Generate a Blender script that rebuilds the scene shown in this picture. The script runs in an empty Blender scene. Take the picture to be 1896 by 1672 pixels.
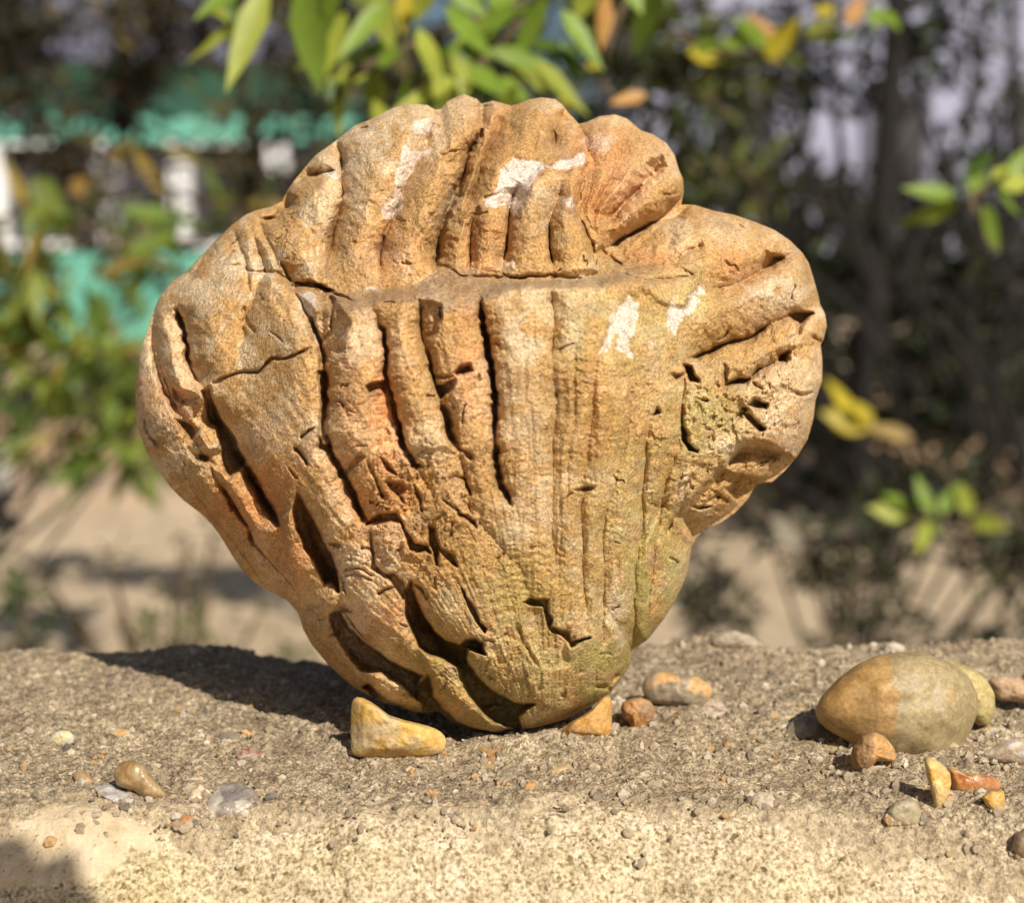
import bpy, math, random
import numpy as np
from mathutils import Vector
R = math.radians
SC = bpy.context.scene
COL = SC.collection
# ------------------------------------------------------------------ camera
PITCH = R(8.0); FPX = 2949.0; CU, CV = 948.0, 836.0
CAM = np.array([0.0, -0.30, 0.0945])
FOCUS = 0.30                                     # distance of the fossil's middle plane
cam = bpy.data.cameras.new('camera'); camo = bpy.data.objects.new('camera', cam); COL.objects.link(camo)
camo.location = CAM; camo.rotation_euler = (R(90) - PITCH, 0, 0)
cam.sensor_width = 36.0; cam.lens = 56.0; cam.clip_start = 0.01; cam.clip_end = 500
cam.dof.use_dof = True; cam.dof.focus_distance = 0.275; cam.dof.aperture_fstop = 16.5
SC.camera = camo
# ------------------------------------------------------------------ sky, sun, exposure
SUN_EL, SUN_AZ = R(40), R(28)                    # azimuth: to the right of straight behind the camera
SUN = np.array([math.sin(SUN_AZ)*math.cos(SUN_EL), -math.cos(SUN_AZ)*math.cos(SUN_EL), math.sin(SUN_EL)])
w = bpy.data.worlds.new('World'); SC.world = w; w.use_nodes = True
nt = w.node_tree; sky = nt.nodes.new('ShaderNodeTexSky'); sky.sky_type = 'NISHITA'; sky.sun_disc = False
sky.dust_density = 2.5; sky.ozone_density = 2.5; sky.sun_elevation = SUN_EL; sky.sun_rotation = math.atan2(SUN[0], SUN[1])
bg = nt.nodes['Background']; bg.inputs['Strength'].default_value = 0.05
nt.links.new(sky.outputs[0], bg.inputs['Color'])
sl = bpy.data.lights.new('sun', 'SUN'); sl.energy = 4.9; sl.angle = R(0.53); sl.color = (1.0, 0.93, 0.82)
so = bpy.data.objects.new('sun', sl); COL.objects.link(so)
so.rotation_euler = Vector(SUN).to_track_quat('Z', 'Y').to_euler()
SC.view_settings.view_transform = 'Standard'; SC.view_settings.look = 'None'
SC.view_settings.exposure = 0.22; SC.view_settings.gamma = 1.0
SC.cycles.max_bounces = 6

# ------------------------------------------------------------------ helpers
cp, sp_ = math.cos(PITCH), math.sin(PITCH)
def ray(u, v):
    """unit-depth ray direction of photo position(s) in world axes"""
    x = (np.asarray(u, float) - CU)/FPX; y = -(np.asarray(v, float) - CV)/FPX
    return np.stack([x, cp + y*sp_, -sp_ + y*cp], -1)
def at_depth(u, v, d): return CAM + ray(u, v)*np.asarray(d, float)[..., None]
def at_Y(u, v, Y):
    r = ray(u, v); return CAM + r*((Y - CAM[1])/r[..., 1])[..., None]
def crop(ox, oy, s):
    return lambda pts: np.array([(ox + x/s, oy + y/s) for x, y in pts], float)
cA = crop(230,150,2.7086); cB = crop(880,150,2.7086); cC = crop(230,700,2.3886); cD = crop(880,700,2.3886)
cE = crop(600,480,4.777); cF = crop(550,800,4.777); cG = crop(600,1050,4.74); cH = crop(1200,480,4.777); cI = crop(230,550,4.777)
cP = crop(0,1150,2.9625); cQ = crop(600,1150,2.9625); cS = crop(1256,1150,2.9625)
cN = lambda pts: np.array(pts, float)
def sstep(a, b, x):
    t = np.clip((x - a)/(b - a), 0, 1); return t*t*(3 - 2*t)
_tab = {}
def noise2(x, y, seed=0):
    """smooth value noise in -1..1"""
    if seed not in _tab: _tab[seed] = np.random.RandomState(seed).uniform(-1, 1, (256, 256))
    T = _tab[seed]; xi = np.floor(x).astype(int); yi = np.floor(y).astype(int); fx = x - xi; fy = y - yi
    fx = fx*fx*(3 - 2*fx); fy = fy*fy*(3 - 2*fy); xi &= 255; yi &= 255; x1 = (xi+1) & 255; y1 = (yi+1) & 255
    return (T[xi, yi]*(1-fx) + T[x1, yi]*fx)*(1-fy) + (T[xi, y1]*(1-fx) + T[x1, y1]*fx)*fy
def fbm(x, y, seed=0, o=4, g=.5):
    s = 0; a = 1; n = 0
    for k in range(o):
        s = s + a*noise2(x*2**k + 17.3*k, y*2**k + 9.1*k, seed + k); n += a; a *= g
    return s/n
def seg_dist(u, v, pts, reach):
    """distance to a polyline, and the position along it (0..1); inf beyond reach"""
    d = np.full(u.shape, 1e9); tt = np.zeros(u.shape)
    P = np.asarray(pts, float); L = np.hypot(*(P[1:] - P[:-1]).T); tot = L.sum(); acc = 0
    box = np.nonzero((u > P[:,0].min()-reach) & (u < P[:,0].max()+reach) & (v > P[:,1].min()-reach) & (v < P[:,1].max()+reach))[0]
    if not len(box): return d, tt, box
    x, y = u[box], v[box]; db = np.full(x.shape, 1e9); tb = np.zeros(x.shape)
    for k in range(len(P)-1):
        a, b = P[k], P[k+1]; ab = b - a; l2 = max(ab @ ab, 1e-9)
        t = np.clip(((x-a[0])*ab[0] + (y-a[1])*ab[1])/l2, 0, 1)
        q = np.hypot(x - a[0] - t*ab[0], y - a[1] - t*ab[1]); m = q < db
        db[m] = q[m]; tb[m] = (acc + t[m]*L[k])/tot; acc += L[k]
    d[box] = db; tt[box] = tb
    return d, tt, box
def poly_sd(u, v, pts, reach=40):
    """signed distance to a closed outline, positive inside"""
    P = np.asarray(pts, float); d, _, box = seg_dist(u, v, np.vstack([P, P[:1]]), reach)
    out = np.full(u.shape, -1e9)
    if not len(box): return out
    x, y = u[box], v[box]; ins = np.zeros(x.shape, bool)
    for k in range(len(P)):
        a, b = P[k], P[(k+1) % len(P)]
        c = ((a[1] > y) != (b[1] > y)) & (x < (b[0]-a[0])*(y-a[1])/(b[1]-a[1] + 1e-12) + a[0]); ins ^= c
    out[box] = np.where(ins, d[box], -d[box])
    return out
def mesh_obj(name, verts, quads, mat, parent=None, smooth=True, col=None, tris=None):
    me = bpy.data.meshes.new(name); verts = np.asarray(verts, np.float32).reshape(-1, 3)
    quads = np.asarray(quads if quads is not None else [], np.int32).reshape(-1, 4)
    tris = np.asarray(tris if tris is not None else [], np.int32).reshape(-1, 3)
    li = np.concatenate([quads.ravel(), tris.ravel()]); nq, ntr = len(quads), len(tris)
    st = np.concatenate([np.arange(nq)*4, nq*4 + np.arange(ntr)*3]); ct = np.concatenate([np.full(nq, 4), np.full(ntr, 3)])
    me.vertices.add(len(verts)); me.vertices.foreach_set('co', verts.ravel())
    me.loops.add(len(li)); me.loops.foreach_set('vertex_index', li.astype(np.int32))
    me.polygons.add(nq + ntr); me.polygons.foreach_set('loop_start', st.astype(np.int32)); me.polygons.foreach_set('loop_total', ct.astype(np.int32))
    me.update(calc_edges=True); me.validate()
    me.polygons.foreach_set('use_smooth', np.full(len(me.polygons), smooth))
    if col is not None:
        a = me.color_attributes.new('Col', 'FLOAT_COLOR', 'POINT'); c = np.ones((len(verts), 4), np.float32); c[:, :3] = col
        a.data.foreach_set('color', c.ravel())
    me.materials.append(mat)
    o = bpy.data.objects.new(name, me); COL.objects.link(o)
    if parent: o.parent = parent
    return o
def tag(o, label=None, cat=None, group=None, kind=None):
    if label: o['label'] = label
    if cat: o['category'] = cat
    if group: o['group'] = group
    if kind: o['kind'] = kind
    return o
def empty(name, label, cat, group=None):
    o = bpy.data.objects.new(name, None); COL.objects.link(o); o.empty_display_size = .05
    return tag(o, label, cat, group)
def grid_quads(nr, nc, wrap=False):
    i = np.arange(nr-1)[:, None]; j = np.arange(nc if wrap else nc-1)[None, :]; j1 = (j+1) % nc
    return np.stack(np.broadcast_arrays(i*nc + j, i*nc + j1, (i+1)*nc + j1, (i+1)*nc + j), -1).reshape(-1, 4)
def box_geo(x0, x1, y0, y1, z0, z1):
    v = [(x, y, z) for z in (z0, z1) for y in (y0, y1) for x in (x0, x1)]
    return np.array(v, float), np.array([(0,2,3,1),(4,5,7,6),(0,1,5,4),(2,6,7,3),(0,4,6,2),(1,3,7,5)])
def join(parts):
    V, Q, n = [], [], 0
    for v, q in parts: V.append(v); Q.append(np.asarray(q) + n); n += len(v)
    return np.vstack(V), np.vstack(Q)
def tube_geo(pts, r0, r1, n=8):
    P = np.asarray(pts, float); k = len(P); T = np.gradient(P, axis=0); T /= np.linalg.norm(T, axis=1)[:, None] + 1e-9
    up = np.array([0.3, 0.9, 0.2]); A = np.cross(T, up); A /= np.linalg.norm(A, axis=1)[:, None] + 1e-9; B = np.cross(T, A)
    rr = np.linspace(r0, r1, k)[:, None, None]; an = np.linspace(0, 2*np.pi, n, endpoint=False)[None, :, None]
    V = P[:, None] + rr*(np.cos(an)*A[:, None] + np.sin(an)*B[:, None])
    return V.reshape(-1, 3), grid_quads(k, n, True)
def smooth_path(P, n=14):
    P = np.asarray(P, float); t = np.linspace(0, 1, len(P)); tt = np.linspace(0, 1, n)
    k = np.stack([np.interp(tt, t, P[:, c]) for c in range(P.shape[1])], -1)
    for _ in range(2): k[1:-1] = (k[:-2] + 2*k[1:-1] + k[2:])/4
    return k
# ---- materials
def new_mat(name):
    m = bpy.data.materials.new(name); m.use_nodes = True; t = m.node_tree; b = t.nodes['Principled BSDF']
    return m, t, b
def N(t, kind, **kw):
    n = t.nodes.new(kind)
    for k, v in kw.items():
        if k in n.inputs: n.inputs[k].default_value = v
        else: setattr(n, k, v)
    return n
def mix(t, fac, a, b, blend='MIX'):
    n = t.nodes.new('ShaderNodeMix'); n.data_type = 'RGBA'; n.blend_type = blend
    for s, val in ((0, fac), (6, a), (7, b)):
        if hasattr(val, 'is_linked') or hasattr(val, 'links'): t.links.new(val, n.inputs[s])
        else: n.inputs[s].default_value = val if s == 0 else (*val, 1)
    return n.outputs[2]
def ramp(t, src, stops):
    n = t.nodes.new('ShaderNodeValToRGB'); t.links.new(src, n.inputs[0]); e = n.color_ramp.elements
    while len(e) < len(stops): e.new(.5)
    for k, (p, c) in enumerate(stops): e[k].position = p; e[k].color = (*c, 1) if len(c) == 3 else c
    return n.outputs[0]
def noise_tex(t, scale, detail=4, rough=.55, kind='ShaderNodeTexNoise'):
    tc = t.nodes.get('tc') or N(t, 'ShaderNodeTexCoord', name='tc')
    n = t.nodes.new(kind); n.inputs['Scale'].default_value = scale
    if 'Detail' in n.inputs: n.inputs['Detail'].default_value = detail
    if 'Roughness' in n.inputs and kind == 'ShaderNodeTexNoise': n.inputs['Roughness'].default_value = rough
    t.links.new(tc.outputs['Object'], n.inputs['Vector'])
    return n
def bump(t, b, srcs, normal=None):
    prev = None
    for h, st, dist in srcs:
        n = N(t, 'ShaderNodeBump', Strength=st, Distance=dist); t.links.new(h, n.inputs['Height'])
        if prev: t.links.new(prev, n.inputs['Normal'])
        prev = n.outputs[0]
    t.links.new(prev, b.inputs['Normal'])
G3 = lambda g: (g, g, g)

def stone_mat(name, attr=True, base=(.4,.3,.2), s=1.0, spread=.45, rough=.85, grain=1.0):
    m, t, b = new_mat(name)
    if attr: c = N(t, 'ShaderNodeAttribute', attribute_name='Col').outputs['Color']
    else: c = N(t, 'ShaderNodeRGB').outputs[0]; c.default_value = (*base, 1)
    n1 = noise_tex(t, 420*s, 6, .7); n2 = noise_tex(t, 2100*s, 3, .65); n3 = noise_tex(t, 110*s, 4, .6)
    k1 = ramp(t, n1.outputs[0], [(.3, G3(1-spread)), (.7, G3(1+spread*.75))]); k3 = ramp(t, n3.outputs[0], [(.3, (.88,.86,.82)), (.7, (1.12,1.13,1.16))])
    k2 = ramp(t, n2.outputs[0], [(.38, G3(.70)), (.5, G3(1.0)), (.63, (1.28,1.3,1.33))])
    c = mix(t, 1, c, k1, 'MULTIPLY'); c = mix(t, 1, c, k3, 'MULTIPLY'); c = mix(t, grain, c, mix(t, 1, c, k2, 'MULTIPLY'))
    t.links.new(c, b.inputs['Base Color']); b.inputs['Roughness'].default_value = rough; b.inputs['Specular IOR Level'].default_value = .25
    msk = mix(t, 1, n1.outputs[0], ramp(t, n3.outputs[0], [(.38, G3(.15)), (.62, G3(1))]), 'MULTIPLY')
    bump(t, b, [(msk, .6, .0014/s), (n2.outputs[0], .75, .0006/s)])
    return m

# ------------------------------------------------------------------ THE WALL the fossil stands on
def gz(X, Y):
    """height of the mortar top of the wall"""
    X = np.asarray(X, float); Y = np.asarray(Y, float)
    z = .0016*fbm(X*40+3, Y*40+7, 11, 3) + .0011*fbm(X*170, Y*170, 21, 4, .6)
    q = np.clip(-.0475 + .004*fbm(X*45, Y*0 + 2, 33, 3) - Y, 0, 1)
    z = z - 1.5*(np.sqrt(q*q + .007**2) - .007)                  # front edge rolls over towards the viewer
    def hump(x, y, sx, sy, h): return h*np.exp(-((X-x)/sx)**2 - ((Y-y)/sy)**2)
    z = z + hump(.008, -.0215, .013, .005, .0040) + hump(-.020, -.0205, .016, .004, .0026) + hump(.044, .048, .011, .010, .0034) + hump(.105, .045, .03, .02, .0020)
    z = z - hump(-.045, .045, .020, .016, .0022) - hump(.10, -.015, .04, .012, .001) + hump(-.0385, -.011, .0022, .002, .0022)
    yb = .0535 + .003*fbm(X*30, X*0, 31, 3)                      # rounded back edge
    z = z - 6.0*np.clip(Y - yb + .006, 0, 1)**2*16
    return z
def ground_hit(u, v):
    """depth at which a sight line meets the wall top"""
    r = ray(u, v); lo = np.full(r.shape[:-1], .15); hi = np.full(r.shape[:-1], .36)
    for _ in range(22):
        m = (lo + hi)/2; p = CAM + r*m[..., None]; f = p[..., 2] - gz(p[..., 0], np.minimum(p[..., 1], .045))
        lo = np.where(f > 0, m, lo); hi = np.where(f > 0, hi, m)
    return hi
EDGE = cN([(-400,1590),(0,1548),(60,1520),(130,1492),(190,1500),(250,1528),(330,1545),(420,1552),(500,1535),(560,1522),(640,1512),(700,1505),(770,1528),(830,1550),(900,1566),(950,1550),(985,1510),(1030,1490),(1090,1490),(1140,1512),(1210,1535),(1330,1535),(1420,1548),(1500,1560),(1600,1578),(1700,1605),(1800,1640),(1896,1672),(2300,1760)])
_ep = CAM + ray(EDGE[:,0], EDGE[:,1])*ground_hit(EDGE[:,0], EDGE[:,1])[:, None]
def edgeY(X): return np.interp(X, _ep[:,0], _ep[:,1])
wall = empty('stone_wall', 'rough garden wall top of grey mortar and yellow sandstone under the fossil', 'wall')
xs = np.concatenate([np.linspace(-1.6, -.17, 90), np.linspace(-.168, .168, 760), np.linspace(.17, 1.6, 90)])
ys = np.concatenate([np.linspace(-.075, -.0455, 150), np.linspace(-.0453, .075, 370)])
XX, YY = np.meshgrid(xs, ys); top = gz(XX, YY)
e = edgeY(XX) + .0035*fbm(XX*140, YY*140, 41, 4); inside = YY - e
zm = top + .0004 + np.where(inside < .004, -.0022*sstep(.003, -.003, inside) - .02*np.clip(-inside - .003, 0, 1), 0)
zm += .0008*fbm(XX*330, YY*330, 51, 3, .65) + .0004*noise2(XX*1250, YY*1250, 56)
V = np.stack([XX, YY, zm], -1)
back = V[-1].copy(); back[:, 2] = -.80; back[:, 1] += .002; back0 = V[-1].copy(); back0[:, 2] -= .06
front = V[0].copy(); front[:, 2] -= .02
V = np.vstack([front[None], V, back0[None], back[None]])
fadec = np.clip(1.15*sstep(.0075, -.001, inside + .004*fbm(XX*170, YY*170, 46, 4, .6)), 0, 1); fadec = np.vstack([fadec[:1]*0 + 1, fadec, fadec[-1:]*0, fadec[-1:]*0]).ravel()
mort, t, b = new_mat('grey_mortar')
n1 = noise_tex(t, 160, 5, .65); n2 = noise_tex(t, 900, 4, .7); n4 = noise_tex(t, 2300, 2, .6); vor = noise_tex(t, 620, kind='ShaderNodeTexVoronoi'); n3 = noise_tex(t, 34, 3, .5)
c = ramp(t, n1.outputs[0], [(.30, (.22,.165,.105)), (.5, (.345,.272,.178)), (.72, (.46,.38,.26))])
c = mix(t, 1, c, ramp(t, n2.outputs[0], [(.34, G3(.45)), (.5, G3(1.0)), (.66, (1.5,1.5,1.52))]), 'MULTIPLY')
c = mix(t, 1, c, ramp(t, n4.outputs[0], [(.36, G3(.6)), (.5, G3(1.0)), (.66, G3(1.5))]), 'MULTIPLY')
grit = ramp(t, vor.outputs['Distance'], [(.16, G3(1)), (.26, G3(0))])
sel = N(t, 'ShaderNodeSeparateColor'); t.links.new(vor.outputs['Color'], sel.inputs[0])
gcol = ramp(t, sel.outputs[0], [(0, (.08,.07,.06)), (.3, (.16,.13,.10)), (.45, (.36,.3,.22)), (.8, (.5,.45,.37)), (.93, (.42,.2,.07)), (1, (.7,.66,.6))])
pick = ramp(t, sel.outputs[1], [(.45, G3(0)), (.55, G3(.85))])
c = mix(t, mix(t, 1, grit, pick, 'MULTIPLY'), c, gcol)
c = mix(t, .8, c, ramp(t, n3.outputs[0], [(.35, (.86,.84,.82)), (.65, (1.14,1.12,1.08))]), 'MULTIPLY')
fa = N(t, 'ShaderNodeAttribute', attribute_name='Col'); c = mix(t, mix(t, 1, fa.outputs['Color'], G3(.8), 'MULTIPLY'), c, mix(t, 1, ramp(t, n1.outputs[0], [(.3, (.40,.31,.185)), (.7, (.58,.465,.305))]), ramp(t, n2.outputs[0], [(.36, G3(.6)), (.5, G3(1.0)), (.64, G3(1.3))]), 'MULTIPLY'))
t.links.new(c, b.inputs['Base Color']); b.inputs['Roughness'].default_value = .9; b.inputs['Specular IOR Level'].default_value = .2
bump(t, b, [(n1.outputs[0], .5, .003), (n2.outputs[0], .7, .0012), (n4.outputs[0], .6, .0005)])
mesh_obj('mortar_bed', V, grid_quads(V.shape[0], V.shape[1]), mort, wall, col=np.repeat(fadec[:, None], 3, 1))
# sandstone front edge
ys2 = np.concatenate([np.linspace(-.085, -.046, 330), np.linspace(-.0458, -.025, 70)]); XX, YY = np.meshgrid(xs, ys2)
plaster = lambda: poly_sd(PU, PV, cP([(-900,1180),(0,1150),(200,1060),(330,1000),(520,1020),(760,1110),(880,1190),(860,1240),(720,1290),(600,1390),(480,1450),(330,1440),(-900,1500)]), 60)
zt = gz(XX, YY) - .0005 + .0009*fbm(XX*60+5, YY*60, 61, 3)
rel = np.stack([XX, YY, zt], -1) - CAM; dep = rel[..., 1]*cp - rel[..., 2]*sp_; up_ = rel[..., 1]*sp_ + rel[..., 2]*cp
PU = (CU + FPX*rel[..., 0]/dep).ravel(); PV = (CV - FPX*up_/dep).ravel()
pl = sstep(-14, 12, plaster() + 14*fbm(PU/40, PV/40, 71, 4)).reshape(XX.shape)
zt += (1-pl)*(.0007*fbm(XX*300, YY*300, 81, 3, .65)) + pl*.0006
zt -= (1-pl)*.0012*sstep(.48, .75, noise2(XX*430, YY*430, 85)*.6 + noise2(XX*900, YY*900, 86)*.4)
V = np.stack([XX, YY, zt], -1); f0 = V[0].copy(); f0[:, 2] -= .03; f0[:, 1] -= .004; f1 = f0.copy(); f1[:, 2] = -.80; f1[:, 1] -= .002
sd_moss = np.exp(-(((PU-350)/190)**2 + ((PV-1650)/75)**2)) + .7*np.exp(-(((PU-1000)/160)**2 + ((PV-1610)/45)**2)) + .5*np.exp(-(((PU-640)/120)**2 + ((PV-1590)/40)**2)) + .5*np.exp(-(((PU-1430)/200)**2 + ((PV-1640)/40)**2))
V = np.vstack([f1[None], f0[None], V])
colr = np.zeros((XX.size, 3)); colr[:, 0] = pl.ravel(); colr[:, 1] = np.clip(sd_moss, 0, 1)
colr = np.vstack([colr[:len(xs)]*0, colr[:len(xs)], colr])
sand, t, b = new_mat('yellow_sandstone')
a = N(t, 'ShaderNodeAttribute', attribute_name='Col'); sep = N(t, 'ShaderNodeSeparateColor'); t.links.new(a.outputs['Color'], sep.inputs[0])
n1 = noise_tex(t, 300, 5, .65); n2 = noise_tex(t, 1500, 4, .65); n3 = noise_tex(t, 45, 4, .5); n5 = noise_tex(t, 820, 2, .4)
c = ramp(t, n1.outputs[0], [(.30, (.39,.305,.185)), (.5, (.53,.43,.285)), (.7, (.62,.525,.375))])
c = mix(t, mix(t, sep.outputs[0], G3(1), G3(.3)), c, mix(t, 1, c, ramp(t, n2.outputs[0], [(.38, (.50,.44,.33)), (.5, G3(1.0)), (.62, (1.34,1.37,1.42))]), 'MULTIPLY'))
mo = mix(t, 1, ramp(t, n3.outputs[0], [(.35, G3(.3)), (.65, G3(1))]), sep.outputs[1], 'MULTIPLY')
c = mix(t, mo, c, mix(t, 1, c, (.88,.88,.70), 'MULTIPLY'))
c = mix(t, ramp(t, n5.outputs[0], [(.645, G3(0)), (.68, G3(.85))]), c, (.15,.10,.045))
c2 = ramp(t, n1.outputs[0], [(.3, (.47,.36,.22)), (.5, (.57,.455,.30)), (.7, (.65,.535,.375))]); c2 = mix(t, ramp(t, n5.outputs[0], [(.66, G3(0)), (.70, G3(.7))]), c2, (.22,.15,.08)); c2 = mix(t, 1, c2, ramp(t, n3.outputs[0], [(.3, (.84,.80,.74)), (.7, G3(1.08))]), 'MULTIPLY')
c = mix(t, mix(t, 1, sep.outputs[0], G3(.9), 'MULTIPLY'), c, c2)
t.links.new(c, b.inputs['Base Color']); b.inputs['Roughness'].default_value = .9; b.inputs['Specular IOR Level'].default_value = .15
bump(t, b, [(n1.outputs[0], .45, .002), (n2.outputs[0], .6, .0008)])
mesh_obj('sandstone_block', V, grid_quads(V.shape[0], V.shape[1]), sand, wall, col=colr)

# ------------------------------------------------------------------ THE FOSSIL
SIL = np.vstack([
 cA([(820,545),(850,500),(900,440),(960,370),(1060,300),(1150,225),(1230,192),(1350,130),(1430,110),(1520,118),(1560,142),(1590,138),(1620,100),(1700,62),(1770,88),(1790,112),(1850,97)]),
 cB([(140,110),(180,122),(215,112),(270,90),(330,80),(400,88),(440,120),(465,155),(520,212),(560,203),(620,175),(700,165),(760,185),(830,245),(890,265),(960,310),(1000,370),(1020,440),(1042,490),(1045,560),(1032,618),(1100,620),(1200,650),(1300,670),(1400,705),(1500,745),(1580,800),(1640,860),(1672,910),(1700,1000),(1722,1080),(1730,1120),(1755,1170),(1763,1230),(1745,1300),(1732,1320),(1740,1400),(1740,1500)]),
 cN([(1510,742),(1506,776),(1495,814),(1476,845),(1453,872),(1430,893),(1402,896),(1395,906),(1384,925),(1361,950),(1334,969),(1303,982),(1290,996),(1280,1013),(1278,1029),(1275,1052),(1265,1082),(1250,1113),(1231,1144),(1211,1170),(1198,1186),(1182,1196),(1170,1204),(1167,1232),(1148,1261),(1131,1282),(1110,1299),(1081,1315),(1047,1332),(1006,1345),(985,1350),(943,1353),(905,1361),(870,1352),(837,1340),(812,1318),(790,1322),(762,1318),(740,1308),(710,1302),(682,1288),(649,1269),(607,1230),(577,1194),(561,1165),(552,1135),(531,1112),(510,1100),(481,1087),(452,1060),(431,1031),(406,989),(393,972),(372,951),(339,926),(314,901),(293,872),(272,838),(259,805),(251,763),(251,721),(252,704),(258,659),(274,608),(282,582),(296,549),(319,519),(344,504),(367,479),(396,449),(429,416),(455,397),(474,389),(503,382),(522,372)])])
CEN = np.array([890.0, 740.0])
def star_radius(poly, cen, th):
    P = np.asarray(poly) - cen; Q = np.roll(P, -1, 0); best = np.zeros(len(th)); dx, dy = np.cos(th), np.sin(th)
    for a, b_ in zip(P, Q):
        ex, ey = b_ - a; den = dx*ey - dy*ex; den = np.where(abs(den) < 1e-9, 1e-9, den)
        r = (a[0]*ey - a[1]*ex)/den; s = (a[0]*dy - a[1]*dx)/den
        m = (s >= -1e-6) & (s <= 1+1e-6) & (r > 0); best = np.where(m, np.maximum(best, r), best)
    return best
NT, NR, NB = 1800, 470, 70
th = np.linspace(0, 2*np.pi, NT, endpoint=False); Rt = star_radius(SIL, CEN, th)
k = np.exp(-.5*(np.arange(-150, 151)/60.)**2); k /= k.sum()
Rs = np.convolve(np.concatenate([Rt[-150:], Rt, Rt[:150]]), k, 'valid')
tt = np.linspace(0.0, math.pi/2, NR)
rr = (np.sin(tt)*.55 + .45*np.linspace(0, 1, NR))[:, None]*np.ones((1, NT)); rr[-1] = 1
U = CEN[0] + rr*Rt*np.cos(th); Vv = CEN[1] + rr*Rt*np.sin(th)
shp = U.shape; u0 = U.ravel(); v0 = Vv.ravel(); r_ = rr.ravel()
rs = np.clip(np.hypot(u0-CEN[0], v0-CEN[1])/np.tile(Rs, NR), 0, 1); k_ = sstep(.55, .97, r_); re = rs*(1-k_) + r_*k_
D0 = 370*np.power(np.clip(1 - re**2.6, 0, 1), .56)
# domain warp so that no traced line stays ruler-straight
u = u0 + 7*fbm(u0/70, v0/70, 101, 3) + 2.5*fbm(u0/14, v0/14, 111, 2); v = v0 + 7*fbm(u0/70, v0/70, 121, 3) + 2.5*fbm(u0/14, v0/14, 131, 2)
# --- ledge: lower fan stands in front of the upper ribs
UP = cN([(380,493),(430,493),(490,501),(535,522),(600,538),(640,543),(720,533),(770,522),(820,497),(850,492),(905,507),(950,517),(1000,513),(1050,515),(1110,508),(1150,500),(1300,480)])
LO = cN([(380,497),(430,499),(490,510),(535,536),(600,585),(640,585),(695,562),(770,558),(830,572),(890,562),(920,545),(960,536),(1020,537),(1110,532),(1180,524),(1300,500)])
vu = np.interp(u, *UP.T); vl = np.interp(u, *LO.T)
amt = 105*sstep(440, 640, u)*(1 - sstep(1090, 1290, u))
D = D0 + amt*sstep(0, 1, (v - vu)/np.maximum(vl - vu, 6))*(1 - .75*sstep(620, 1150, v))
# --- upper ribs recline, so their feet sink behind the ledge
D -= amt*.35*sstep(330, 520, v)*(v < vu)
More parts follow.
